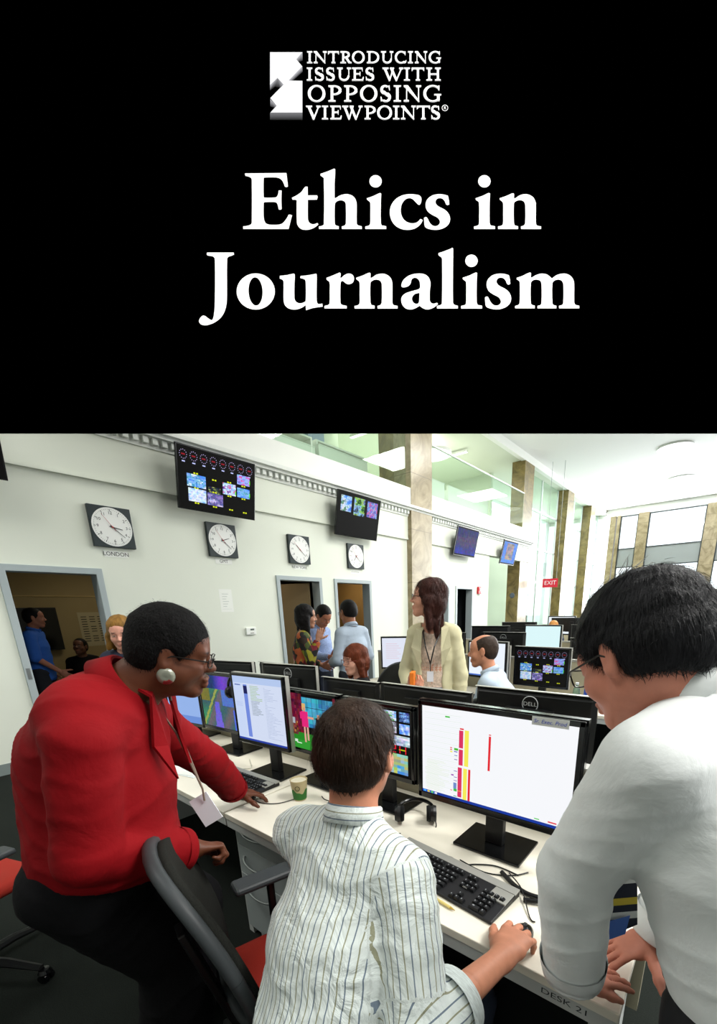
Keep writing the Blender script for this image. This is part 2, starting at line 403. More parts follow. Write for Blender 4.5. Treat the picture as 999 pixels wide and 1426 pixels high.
def person(J, o, label, group=None):
    base = V(J['pel'][0], J['pel'][1], 0); root = thing('person', label, 'person', base, 0, group)
    hb, hh, hn, hc = o.get('h', (.012, .006, .006, .010)); bk = o.get('bulk', ((.165, .115), (.145, .10), (.165, .11)))
    if 'side' not in J: J['side'] = nrm(J['sR']-J['sL'])
    B = frame(J['f'], J['u']); s = o.get('hs', 1.); ra = o.get('ra', (.048, .039, .027)); c = J['hd']
    P = lambda x, y, z: V(*c)+s*(B[0]*x+B[1]*y+B[2]*z)
    nr = o.get('nr', .054)
    neck = [cap(J['nb'], P(0, -.022, -.045), nr+.004, nr, .03)]
    body = torso_ops(J, bk)+arm_ops(J, 'L', ra)+arm_ops(J, 'R', ra)+neck
    if o.get('legs', True): body += leg_ops(J, 'L', o.get('rl', (.088, .058, .04)))+leg_ops(J, 'R', o.get('rl', (.088, .058, .04)))
    parts = [field_mesh(body, hb)]
    hm = field_mesh(head_ops(c, B, s, o.get('jaw', 1.))+o.get('headx', lambda P, B, s: [])(P, B, s)+neck, hh); parts.append(hm)
    for q in 'LR':
        if 'hand'+q in J:
            hd = J['hand'+q]; ho = hand_ops(J['w'+q], **hd)+[cap(lerp(J['e'+q], J['w'+q], .55), J['w'+q], ra[2]+(ra[1]-ra[2])*.45, ra[2], .015)]
            parts.append(field_mesh(ho, hn))
        else:
            w = J['w'+q]; d = nrm(w-J['e'+q]); fd = J.get('fw', B[1]); n = nrm(-J['side']*(1 if q == 'R' else -1))
            parts.append(field_mesh(hand_ops(w, d, n, fd, curl=(.3, .4, .3)), hn))
    v, f = join_meshes(parts)
    col = np.tile(np.array(lin(o['skin'])), (len(v), 1)); n0 = len(parts[0][0]); n1 = n0+len(hm[0])
    col[n0:n1] = head_col(v[n0:n1], c, B, s, o['skin'], o.get('lips', '#a0604f'), o.get('brow', '#2a1c14'), o.get('jawc'))
    mesh_obj('body', v, f, mat('skin', '#c08868', .5, 0, .35, noise=(60, .05), bump=(220, .15, .001), usecol=True), root, smooth=True, col=col)
    # hair
    for j, (nm, ops, m, h2, dsp) in enumerate(o['hair'](P, B, s, J)):
        v, f = field_mesh(ops, h2, disp=dsp); ho = mesh_obj(nm, v, f, m, root, smooth=True)
        if o.get('strands'): so = strands('hair_strands', v, f, m, root, P(0, -.055, .13), B[1]*0, **o['strands']); so.parent = ho
    # clothing
    for cl in o.get('clothes', []):
        ops, h2, dsp = cl['ops'], cl.get('h', hc), cl.get('disp')
        v, f = field_mesh(ops, h2, disp=dsp)
        kw = {}
        if cl.get('stripe'): kw['fattr'] = {'st': stripe_coord(v, J, cl)}
        if cl.get('colfn'): kw['col'] = cl['colfn'](v)
        mesh_obj(cl['name'], v, f, cl['mat'], root, smooth=True, **kw)
    for fn in o.get('extras', []): fn(root, P, B, s, J)
    return root
def segdist(v, a, b):
    a = V(*a); b = V(*b); ab = b-a; t = np.clip(((v-a)@ab)/(ab@ab), 0, 1); d = v-(a+t[:, None]*ab); return np.linalg.norm(d, axis=1), t, d
def stripe_coord(v, J, cl):
    # cloth coordinate across the stripes: sideways on the torso, round the arm on the sleeves
    s = J['side']; up = nrm(J['nb']-J['pel']); s2 = nrm(s-up*s.dot(up))
    x = (v-J['che'])@s2; st = x.copy()
    for q in 'LR':
        sh, e, w = J['s'+q], J['e'+q], J['w'+q]; sg = 1 if q == 'R' else -1
        for (a, b, rr) in ((lerp(sh, e, .12), e, .06), (e, w, .05)):
            d, t, dv = segdist(v, a, b); u = nrm(np.asarray(b)-a); k1 = nrm(s-u*s.dot(u)); k2 = np.cross(u, k1)
            ang = np.arctan2(dv@k2, dv@k1)
            m = (d < rr+.028) & (np.abs(x) > np.abs((sh-J['che'])@s2)-.025) | ((d < .085) & (v[:, 2] < e[2]+.12) & (np.linalg.norm(v-e, axis=1) < .3) & (d < np.abs(segdist(v, J['pel'], J['nb'])[0])-.03))
            st[m] = (ang*rr)[m]+.3
    return st
def sleeve_op(J, q, ra, slack, t):
    """lower sleeve with a flat open end"""
    e, w = J['e'+q], J['w'+q]; w2 = lerp(e, w, t); d = nrm(w-e); r0 = ra[1]+slack[1]; r1 = ra[1]+(ra[2]-ra[1])*t+slack[2]
    w3 = w2+d*r1; t3 = 1+r1/max(np.linalg.norm(w2-e), .02)
    f0, lo, hi, k, m = cap(e, w3, r0, r1, .02)
    def fn(x, y, z):
        pl = (x-w2[0])*d[0]+(y-w2[1])*d[1]+(z-w2[2])*d[2]; h = .008-np.sqrt((x-w2[0])**2+(y-w2[1])**2+(z-w2[2])**2)+r1-.016
        return np.maximum(np.maximum(f0(x, y, z), pl), h)
    return (fn, lo, hi, .012, 'u')
def cuff(m, ra, slack, t, L=.055, ext=.001, name='cuff', btn=True):
    def fn(root, P, B, s, J):
        for q in 'LR':
            e, w = J['e'+q], J['w'+q]; w2 = lerp(e, w, t); d = nrm(w-e); r1 = ra[1]+(ra[2]-ra[1])*t+slack[2]+ext; a = nrm(np.cross(d, (0.1, .2, 1))); b = np.cross(d, a); vs = []; n = 36
            prof = [(-L, r1+.002+(ra[1]-ra[2])*L/.26), (-L*.5, r1+.0035), (-.003, r1+.001), (.001, r1-.003), (-.006, r1-.006)]
            for k in range(n):
                an = 2*PI*k/n; rr = 1+.01*math.sin(3*an+1)
                for (h, r) in prof: vs.append(w2+d*h+(a*math.cos(an)+b*math.sin(an))*r*rr)
            K = len(prof); fs = [(k*K+j, ((k+1) % n)*K+j, ((k+1) % n)*K+j+1, k*K+j+1) for k in range(n) for j in range(K-1)]
            mesh_obj(name, vs, fs, m, root, smooth=True)
    return fn
def strands(name, v, f, m, root, crown, fwd, n=5000, L=.03, w=.0007, lift=.0012, seed=1, out=.25, grav=.6, pick=None):
    """fine locks of hair lying on the hair mass, combed away from the crown"""
    r = np.random.RandomState(seed); a = v[f[:, 0]]; nn = np.cross(v[f[:, 1]]-a, v[f[:, 2]]-a); nn /= np.linalg.norm(nn, axis=1)[:, None]+1e-12; c = v[f].mean(1)
    if ((c-v.mean(0))*nn).sum(1).mean() < 0: nn = -nn
    if pick is not None: k = pick(c); c = c[k]; nn = nn[k]
    i = r.randint(0, len(c), n); p = c[i]+r.normal(0, .0025, (n, 3)); nn = nn[i]
    d = p-crown; d /= np.linalg.norm(d, axis=1)[:, None]; d = d+np.array([0, 0, -grav])+fwd*.25+r.normal(0, .12, (n, 3)); d -= nn*(d*nn).sum(1)[:, None]; d /= np.linalg.norm(d, axis=1)[:, None]
    s = np.cross(d, nn); LL = L*r.uniform(.6, 1.3, n)[:, None]; V0 = []; pts = []
    for j, t in enumerate((0, .35, .7, 1.0)):
        q = p+d*LL*t+nn*(lift*np.sin(PI*min(t+.15, 1))+out*LL*t*t*.25-.0006)-nn*(LL*t)**2*4.0; ww = w*(1, 1, .7, .15)[j]
        pts += [q-s*ww, q+s*ww]
    P_ = np.stack(pts, 1).reshape(-1, 3); b = (np.arange(n)*8)[:, None]
    F_ = np.concatenate([b+np.array([2*j, 2*j+1, 2*j+3, 2*j+2]) for j in range(3)])
    o = mesh_obj(name, P_, F_, m, root, smooth=True); return o
def standard_shirt(J, bk, ra, mat_, name='shirt', inf=.012, sleeve=.97, hem=.10, k=.05, amp=.0, h=None, slack=(.014, .014, .014), neckr=.062, seed=1, extra=(), stripe=False, nd=None, post=()):
    up = nrm(J['nb']-J['pel']); (wp, dp) = bk[0]
    ops = torso_ops(J, bk, inf, k)
    ops.append(ecap(J['pel']-up*(hem-.06), J['pel'], (wp+inf+.004, dp+inf+.004), (wp+inf, dp+inf), J.get('hs', J['side']), .04))
    ops.append(half(J['pel']-up*hem, -up, .004, J['pel']-.45, J['pel']+.45))
    ops += list(extra)
    ops += [sleeve_op(J, q, ra, slack, sleeve) for q in 'LR' for _ in (0,)]+[cap(lerp(J['s'+q], J['e'+q], 0), lerp(J['s'+q], J['e'+q], .98), ra[0]+slack[0], ra[1]+slack[1], .013) for q in 'LR']
    nu = nrm(J['hd']-J['nb']) if nd is None else nrm(nd)
    ops.append(cap(J['nb']+nu*(neckr*.75), J['nb']+nu*.25, neckr, neckr, .012, 's'))
    ops += list(post)
    r = dict(name=name, ops=ops, mat=mat_, disp=folds(amp, 1., seed, up) if amp else None, stripe=stripe)
    if h: r['h'] = h
    return r
def standard_pants(J, bk, mat_, inf=.012, t=.97, name='trousers', rl=(.088, .058, .04), amp=.003, h=None):
    ops = [ecap(J['pel']-V(0, 0, .03), J['pel']+V(0, 0, .06), (bk[0][0]+.006, bk[0][1]+.006), (bk[0][0]+.003, bk[0][1]+.003), J['side'], .04)]
    ops += leg_ops(J, 'L', rl, inf, t)+leg_ops(J, 'R', rl, inf, t)
    d = dict(name=name, ops=ops, mat=mat_, disp=folds(amp, .8, 5))
    if h: d['h'] = h
    return d
def shoes(J, m):
    def fn(root, P, B, s, JJ):
        f = nrm(V(J['fw'][0], J['fw'][1], 0)) if 'fw' in J else nrm(V(B[1][0], B[1][1], 0))
        for q in 'LR':
            a = V(J['a'+q][0], J['a'+q][1], 0); sd = V(f[1], -f[0], 0)
            ops = [ecap(a-f*.05+V(0, 0, .045), a+f*.05+V(0, 0, .04), (.036, .045), (.042, .038), sd, .02), ecap(a+f*.04+V(0, 0, .032), a+f*.15+V(0, 0, .028), (.044, .03), (.040, .022), sd, .02),
                   cap(a+V(0, 0, .05), a+V(0, 0, .10), .046, .044, .02), half(V(0, 0, .002), (0, 0, -1), .002)]
            v, fc = field_mesh(ops, .009); mesh_obj('shoe', v, fc, m, root, smooth=True)
    return fn
def collar(J, m, r=.066, h=.038, flare=.012, tilt=None, name='collar', gap=.5, th=.003, drop=.0, nd=None, leaf=.03):
    def fn(root, P, B, s, JJ):
        u = nrm(J['hd']-J['nb']) if nd is None else nrm(nd); f = nrm(B[1]-u*B[1].dot(u)); r_ = np.cross(f, u)
        c = J['nb']+u*(.028+drop); n = 40; vs = []; fs = []; sv = []
        prof = [(r+flare*.4, -.012), (r, h*.5), (r-.002, h), (r+.001, h+.0015), (r+.004, h-.001), (r+flare+.002, h-leaf)]
        for i in range(n+1):
            a = gap+(2*PI-2*gap)*i/n; fr = abs(a-PI)/PI
            for (rr, hh) in prof:
                dz = -.018*fr*fr if hh >= h-.001 else -.012*fr
                if hh == h-leaf: dz -= .02*fr**3
                vs.append(c+(f*math.cos(a)*1.08+r_*math.sin(a))*rr+u*(hh+dz)); sv.append(hh+dz+.003)
        k = len(prof)
        for i in range(n):
            for j in range(k-1): fs.append((i*k+j, (i+1)*k+j, (i+1)*k+j+1, i*k+j+1))
        o = mesh_obj(name, vs, fs, m, root, smooth=True, fattr={'st': sv}, angle=1.0); md = o.modifiers.new('t', 'SOLIDIFY'); md.thickness = th; md.offset = 0
    return fn
def glasses(m, lens=None, w=.026, hgt=.017, shape='rect'):
    def fn(root, P, B, s, J):
        mb = MB(); y = .112
        for sg in (-1, 1):
            pts = []
            for i in range(21):
                a = 2*PI*i/20; ca, sa = math.cos(a), math.sin(a); e = .55 if shape == 'rect' else 1
                pts.append(P(sg*.033+w*np.sign(ca)*abs(ca)**e, y-.010*abs(ca*(1 if ca*sg > 0 else .2)), -.001+hgt*np.sign(sa)*abs(sa)**e))
            mb.tube(pts, .0016, 6)
            mb.tube([P(sg*(.033+w), y-.011, .004), P(sg*.074, .085, .006), P(sg*.084, .01, .006), P(sg*.084, -.008, -.006)], .0019, 6)
        mb.tube([P(-.009, y, .003), P(0, y+.003, .006), P(.009, y, .003)], .0015, 6)
        g = mb.build('glasses', m, root, smooth=True, world=True)
        l = MB()
        for sg in (-1, 1):
            l.add([P(sg*.033+w*math.cos(a), y-.004, -.001+hgt*math.sin(a)) for a in [2*PI*i/16 for i in range(16)]], [tuple(range(16))])
        o = l.build('lens', LENS, None, world=True); M = np.array(wmat(root).inverted()); o.parent = g
        o.data.transform(Matrix(M.tolist()))
    return fn
LENS = glass('spectacle_lens', (.93, .95, .96))
def hairmat(name, c, st=(1, 1, 1), rough=.45, amt=.35):
    return mat('hair_'+name, c, rough+.12, 0, .22, noise=(35, amt, st), bump=(160, .9, .004, st))
def short_hair(name, m, t=.010, front=.055, top=0, h=.005, nape=-.07, fy=.0, recede=0, amp=.0015, sides=0, thin=False, cy=.085):
    def fn(P, B, s, J):
        E = lambda x, y, z, a, b, d, k=.02, mm='u': ell(P(x, y, z), (a*s, b*s, d*s), B, k*s, mm)
        ops = [E(0, -.016, .036+top*.5, .076+t+sides, .097+t, .083+t+top), E(0, -.045, -.01, .070+t, .062+t, .075, .03)]
        ops += [E(0, .125, front-.115, .088, cy, .110, .012, 's'), half(P(0, -.05, nape), nrm(-B[2]+B[1]*.35), .01*s),
                half(P(0, .035+fy, -.005), nrm(B[1]*.9-B[2]*.75), .01*s)]
        for sg in (-1, 1): ops.append(E(sg*.092, .004, -.020, .028, .026, .040, .012, 's'))
        if recede: ops.append(E(0, .07, .118, .052+recede, .075+recede, .05, .02, 's'))
        return [('hair', ops, m, h, folds(amp, 3.2, 3, d=B[2]))]
    return fn
# ------------------------------------------------------------------ the hall
W = -5.88
M_wall = mat('wall_paint', '#e4e9dc', .75, 0, .2, noise=(1.2, .02), bump=(90, .05, .002))
M_white = mat('white_paint', '#eef0ea', .6, 0, .3)
M_trimw = mat('moulding_paint', '#e2e6e0', .55, 0, .3)
M_carpet = mat('charcoal_carpet', '#202421', .95, 0, .1, noise=(240, .35), bump=(500, .6, .004))
M_marble = marble('tan_marble', '#5d4f2a', '#93814e'); M_marble2 = marble('pale_marble', '#7d7050', '#aa9c7c')
M_frame = mat('grey_door_frame', '#a9b4b6', .45, 0, .4)
M_tan = mat('tan_room_paint', '#7a6a4c', .8, 0, .2, noise=(2, .04)); M_ceil = mat('ceiling_paint', '#f6f7f4', .8, 0, .2)
M_dark = mat('black_plastic', '#121314', .38, 0, .45); M_gloss = mat('gloss_black_plastic', '#0b0c0d', .16, 0, .5)
M_silver = mat('silver_plastic', '#a9a9a2', .38, .35, .5); M_steel = mat('brushed_steel', '#8f9494', .35, .8, .5)
M_black2 = mat('black_fabric', '#141516', .85, 0, .2, noise=(200, .25), bump=(400, .4, .002))
GLASS = glass('clear_glass', (.86, .93, .88)); GLASS_W = glass('window_glass', (.96, .98, .98))

M_far = mat('hall_paint', '#8d908c', .8)
struct(box('wall_right', M_far, 9, 9.1, -3, 26.2, 0, 6.4)); struct(box('wall_near', M_far, W-5.7, 9.1, -3.1, -3, 0, 6.4))
struct(box('floor', M_carpet, -11.5, 9, -3, 26.2, -.1, 0))
# left wall in pieces between the door openings; the pieces share one name family
doors = [(1.05, 1.87, 2.10), (4.43, 5.30, 2.14), (5.72, 6.65, 2.14), (8.95, 9.75, 2.13), (10.2, 11.05, 2.13)]
mb = MB(); y = -3.0
for (a, b, h) in doors: mb.b2(W-.16, W, y, a, 0, 3.11); mb.b2(W-.16, W, a, b, h, 3.11); y = b
mb.b2(W-.16, W, y, 12.1, 0, 3.11)
struct(mb.build('wall_left', M_wall))
mb = MB(); mb.b2(W-.16, W+.03, -3, 15.2, 3.11, 3.56); mb.b2(W-.16, W+.045, -3, 15.2, 3.095, 3.125); struct(mb.build('trim_1', M_wall))
mb = MB()
mb.b2(W-.16, W+.05, -3, 15.2, 3.56, 3.60)
for i in range(int(18.2/.11)): yy = -3+i*.11; mb.b2(W+.03, W+.10, yy, yy+.06, 3.60, 3.665)
mb.b2(W-.16, W+.05, -3, 15.2, 3.60, 3.67); mb.b2(W-.16, W+.14, -3, 15.2, 3.67, 3.71); mb.b2(W-.16, W+.19, -3, 15.2, 3.71, 3.745); mb.b2(W-.16, W+.15, -3, 15.2, 3.745, 3.775)
struct(mb.build('trim_2', M_trimw))
struct(box('trim_3', M_white, W-.3, W+.12, -3, 15.2, 3.775, 4.10))
mb = MB(); mb.b2(W, W+.012, 1.97, 4.33, 0, .12); mb.b2(W, W+.012, 6.75, 8.85, 0, .12); mb.b2(W, W+.012, -3, .95, 0, .12); mb.b2(W, W+.012, 11.15, 12.1, 0, .12)
struct(mb.build('baseboard_left', mat('grey_baseboard', '#7f8a88', .6)))
# recess behind the end of the wall, mezzanine slab, balcony room, ceilings
struct(box('wall_recess', mat('recess_paint', '#cfd6c4', .75), W-2.3, W-2.14, 11.6, 19, 0, 3.9))
struct(box('wall_return', M_wall, W-2.3, W-.16, 12.0, 12.1, 0, 3.2))
struct(box('floor_mezzanine', M_white, -11.5, W-.3, -3, 15.2, 3.75, 4.08))
struct(box('wall_mezzanine', mat('mezzanine_paint', '#cfd8c6', .75), -11.6, -11.5, -3, 26, 4.08, 6.2))
struct(box('wall_mezzanine_end', mat('mezzanine_paint', '#cfd8c6', .75), -11.5, W-1.4, 14.9, 15.05, 4.08, 6.2))
struct(box('ceiling_mezzanine', mat('mezzanine_ceiling', '#d7decd', .8), -11.6, W-.02, -3, 26.2, 6.12, 6.2))
struct(box('ceiling', M_ceil, W-.02, 9, -3, 26.2, 6.32, 6.45))
struct(box('trim_4', M_white, W-.12, W+.02, -3, 26.2, 6.10, 6.34))
struct(box('baseboard_mezzanine', M_trimw, W-.3, W-.16, -3, 15.2, 4.08, 4.12))
# marble piers
def pier(name, x0, x1, y0, y1, z1, m): return struct(box(name, m, x0, x1, y0, y1, 0, z1))
mb = MB(); mb.b2(W-.32, W+.13, 7.98, 8.79, 0, 6.12); struct(mb.build('trim_pillar', [M_marble2]))
struct(box('trim_pillar_side', M_marble, W-.75, W-.32, 8.0, 8.77, 4.08, 6.12))
for i, (a, b) in enumerate([(14.4, 15.2), (19.0, 19.8), (22.6, 23.4)]): struct(box('trim_pillar', M_marble, W-.42, W+.02, a, b, 0, 6.12))
# door frames, doors and the rooms behind
for i, (a, b, h) in enumerate(doors):
    mb = MB(); t = .055 if i < 3 else .07
    mb.prism([(a-t, 0), (a-t, h+t), (b+t, h+t), (b+t, 0), (b-.012, 0), (b-.012, h-.012), (a+.012, h-.012), (a+.012, 0)], W-.175, W+.025, 'x')
    fr = struct(mb.build('door_%d' % (i+1), M_frame, bevel=.004))
    if i == 0:
        m2 = MB(); m2.b2(W+.002, W+.0275, a-.038, a-.004, .98, 1.10); m2.build('strike_plate', M_steel, fr)
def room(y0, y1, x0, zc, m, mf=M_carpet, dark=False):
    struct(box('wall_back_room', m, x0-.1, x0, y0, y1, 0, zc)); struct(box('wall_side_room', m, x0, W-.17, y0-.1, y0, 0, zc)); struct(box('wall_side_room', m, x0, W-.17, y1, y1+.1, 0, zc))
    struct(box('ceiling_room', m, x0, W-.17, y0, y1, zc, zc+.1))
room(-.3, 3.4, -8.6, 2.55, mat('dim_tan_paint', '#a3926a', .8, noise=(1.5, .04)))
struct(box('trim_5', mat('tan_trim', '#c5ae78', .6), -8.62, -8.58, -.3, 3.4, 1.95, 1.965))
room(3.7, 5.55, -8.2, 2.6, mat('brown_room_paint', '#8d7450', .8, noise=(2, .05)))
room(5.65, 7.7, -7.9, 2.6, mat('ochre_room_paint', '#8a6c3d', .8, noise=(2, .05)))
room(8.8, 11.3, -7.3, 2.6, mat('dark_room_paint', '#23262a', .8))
# open grey door leaf in the second doorway, and a pale one in the fourth
def door_leaf(x, y, rz, label, m, w=.84, h=2.10, vis=True):
    t = thing('open_door', label, 'door', (x, y, .01), rz)
    t['kind'] = 'structure'
    mb = MB(); mb.b2(0, w, -.022, .022, 0, h); mb.build('door_panel', m, t, bevel=.003)
    mb = MB(); mb.cyl((w-.07, -.022, 1.0), (w-.07, -.07, 1.0), .01); mb.cyl((w-.07, -.065, 1.0), (w-.19, -.065, 1.0), .009)
    mb.cyl((w-.07, .022, 1.0), (w-.07, .07, 1.0), .01); mb.cyl((w-.07, .065, 1.0), (w-.19, .065, 1.0), .009); mb.build('door_handle', M_steel, t)
    if vis: mb = MB(); mb.b2(w-.24, w-.12, -.024, .024, 1.2, 1.85); mb.build('vision_panel', M_gloss, t)
    return t
door_leaf(W-.20, 5.24, math.radians(207), 'open tan door leaf with a narrow dark panel below the NEW YORK clock', mat('tan_door', '#9a8460', .5))
door_leaf(W-.19, 9.68, math.radians(250), 'pale grey door leaf standing in the narrow doorway behind the woman in the cream jacket', mat('pale_door', '#b9c8c8', .5), vis=False)
# balcony glazing
t = thing('glass_railing', 'frameless clear glass balustrade along the upper balcony above the white cornice', 'railing', (W+.05, 0, 4.10))
for i in range(9):
    a = -2.6+1.98*i
    if i == 5: continue
    b = a+1.96
    if i == 4: b = 7.90
    if i == 8: b = 14.35
    if i == 6: a = 8.85
    MB().b2(-.006, .006, a, b, 0, 1.02).build('glass_panel', GLASS, t)
    MB().b2(-.02, .02, a, b, 1.02, 1.05).build('handrail', mat('rail_white', '#e8ece6', .4), t)
# things up on the balcony
def linear_light(x, y, L, rz, label):
    t = thing('ceiling_light', label, 'light', (x, y, 6.02), rz)
    MB().b2(-L/2, L/2, -.05, .05, .0, .05).build('housing', M_white, t)
    MB().b2(-L/2, L/2, -.045, .045, -.01, .0).build('diffuser', mat('lamp_white', '#ffffff', emit=2.2), t)
linear_light(-7.5, 9.3, 2.2, .05, 'linear ceiling light on the balcony nearest the tall marble pillar')
linear_light(-7.9, 12.2, 2.2, .05, 'linear ceiling light on the balcony farther from the tall marble pillar')
def disc_light(x, y, z, r, label, e=2.0):
    t = thing('ceiling_light', label, 'light', (x, y, z))
    MB().lathe([(r, 0), (r, .06), (r*.94, .07)], n=40).build('rim', mat('lamp_rim', '#f0f2ee', .5), t, smooth=True)
    MB().lathe([(0.001, -.012), (r*.6, -.01), (r*.95, 0), (r*.95, .02)], n=40).build('diffuser', mat('lamp_disc_%.1f' % e, '#ffffff', emit=e), t, smooth=True)
disc_light(-7.2, 11.0, 5.72, .55, 'round white pendant lamp disc on the balcony beside the linear lights', 1.6)
disc_light(-6.9, 7.0, 5.9, .5, 'round white lamp disc seen above the balcony glass left of the marble pillar', 1.6)
disc_light(-2.15, 17.2, 6.28, .5, 'nearer shallow round lamp on the bright hall ceiling', 1.1)
disc_light(-2.3, 21.4, 6.28, .5, 'farther shallow round lamp on the bright hall ceiling', 1.1)
t = thing('shelf', 'long light wooden shelf on the balcony wall left of the marble pillar', 'shelf', (-8.2, 3.6, 5.25))
MB().b2(-.25, 0, 0, 5.0, 0, .05).build('board', mat('shelf_wood', '#b08a4a', .5, noise=(4, .2, (1, .1, 1))), t)
MB().b2(-.27, -.25, 0, 5.0, -1.1, 1.1).build('back_panel', mat('mezzanine_paint', '#cfd8c6', .75), t)
for i, (a, c) in enumerate([(4.2, '#aebfc4'), (5.0, '#e9efe6'), (5.7, '#9db4a9'), (6.6, '#e4ebe2'), (7.4, '#8fa0b5')]):
    tag(box('binder', mat('binder_%d' % i, c, .6), -8.42, -8.22, a, a+.5, 5.30, 5.30+.55+.04*i), ['blue grey box file on the balcony shelf, farthest from the pillar', 'white box file on the balcony shelf beside the blue grey one', 'green grey box file in the middle of the balcony shelf', 'off-white box file on the balcony shelf beside the green grey one', 'slate blue box file on the balcony shelf nearest the pillar'][i], 'box file', 'files on the balcony shelf')
for i, (y0, y1, z1) in enumerate([(4.6, 6.2, 4.62), (6.3, 7.7, 4.7), (9.0, 10.9, 4.9), (11.1, 13.6, 4.9)]):
    t = thing('workstation_partition', ['low white desk partition on the balcony, farthest left behind the glass', 'low white desk partition on the balcony just left of the tall pillar', 'tall white desk partition on the balcony just right of the tall pillar', 'tall white desk partition on the balcony at the far end of the glass'][i], 'partition', (-6.75, y0, 4.08))
    MB().b2(-.03, .03, 0, y1-y0, 0, z1-4.08).build('panel', M_white, t); MB().b2(-.04, .04, 0, y1-y0, z1-4.08, z1-4.06).build('cap', M_trimw, t)
    MB().b2(-.75, -.03, 0, y1-y0, .70, .73).build('worktop', M_white, t)
    for yy in (0, y1-y0-.04): MB().b2(-.75, -.03, yy, yy+.04, 0, .70).build('leg_panel', M_white, t)
# far window wall
yw = 25.6; x = -5.2; mb = MB()
struct(box('wall_far_top', M_white, W-6, 9, yw, yw+.3, 5.95, 6.4)); struct(box('wall_far_sill', M_white, W-6, 9, yw, yw+.3, 0, .6))
def window(i, x0, x1):
    mb = MB(); t = .05
    for a in (x0, x1-t): mb.b2(a, a+t, yw-.03, yw+.05, .6, 5.95)
    for z in (.6, 2.0, 3.45, 4.35, 5.9): mb.b2(x0, x1, yw-.03, yw+.05, z, z+t)
    fr = struct(mb.build('window_%d' % i, mat('bronze_window_frame', '#3e4648', .4)))
    MB().b2(x0+t, x1-t, yw+.01, yw+.02, .65, 5.9).build('window_glass', GLASS_W, fr)
    MB().b2(x0+t, x1-t, yw-.005, yw+.005, 3.48, 4.37).build('spandrel_panel', mat('grey_spandrel', '#8f9594', .6), fr)
for i, (a, b) in enumerate([(-5.15, -4.33), (-3.87, -1.55), (-1.0, 1.4), (1.95, 4.3), (4.85, 7.2)]): window(i+1, a, b)
for (a, b) in ((-5.62, -5.36), (-5.30, -5.15), (-4.33, -3.87), (-1.55, -1.0), (1.4, 1.95), (4.3, 4.85), (7.2, 7.7)):
    struct(box('trim_pier', M_marble2, a, b, yw-.12, yw+.3, 0, 5.97))
# glazed partition between the far piers
for i, (a, b) in enumerate([(15.2, 19.0), (19.8, 22.6), (23.4, 25.6)]):
    mb = MB()
    for yy in (a, (a+b)/2, b-.06): mb.b2(W-.42, W-.36, yy, yy+.06, 0, 6.12)
    for z in (0, 2.5, 3.7, 5.0): mb.b2(W-.42, W-.36, a, b, z, z+.06)
    fr = struct(mb.build('window_%d' % (6+i), mat('pale_window_frame', '#dfe6e6', .4))); MB().b2(W-.395, W-.385, a, b, 0, 6.12).build('window_glass', GLASS, fr)
struct(box('wall_far_corridor', mat('bright_corridor_paint', '#eef3f6', .7), -8.9, -8.8, 15.1, 25.6, 0, 6.2))
struct(box('wall_corridor_band', mat('corridor_band', '#c6ccd2', .6), -8.8, -8.77, 15.2, 25.5, 3.3, 4.0))
t = thing('corridor_door', 'narrow brown door in the bright corridor beyond the glass between the marble pillars', 'door', (-8.6, 21.3, 0)); t['kind'] = 'structure'
mb = MB(); mb.b2(-.05, .05, 0, 1.0, 0, 2.25); mb.build('door_panel', mat('brown_door', '#6b5a3c', .5), t); MB().b2(.05, .08, -.06, 0, 0, 2.31).b2(.05, .08, 1.0, 1.06, 0, 2.31).b2(.05, .08, -.06, 1.06, 2.25, 2.31).build('door_frame', M_frame, t)

# ------------------------------------------------------------------ writing
def text_mesh(s, size, align='CENTER', ext=0.0):
    c = bpy.data.curves.new('t', 'FONT'); c.body = s; c.size = size; c.align_x = align; c.align_y = 'CENTER'; c.extrude = ext; c.resolution_u = 3
    o = bpy.data.objects.new('t', c); link(o); dg = bpy.context.evaluated_depsgraph_get(); me = bpy.data.meshes.new_from_object(o.evaluated_get(dg))
    v = [tuple(p.co) for p in me.vertices]; f = [tuple(p.vertices) for p in me.polygons]
    bpy.data.objects.remove(o); bpy.data.curves.remove(c); bpy.data.meshes.remove(me); return v, f
def put_text(name, s, size, origin, xd, yd, m, parent, world=False, sx=1.0, align='CENTER'):
    v, f = text_mesh(s, size, align); o = V(*origin); xd = V(*xd)*sx; yd = V(*yd)
    return mesh_obj(name, [o+xd*p[0]+yd*p[1] for p in v], f, m, parent, world)
INK = mat('black_ink', '#22282c', .7); WHITE_INK = mat('white_ink', '#e6e8ea', .6)

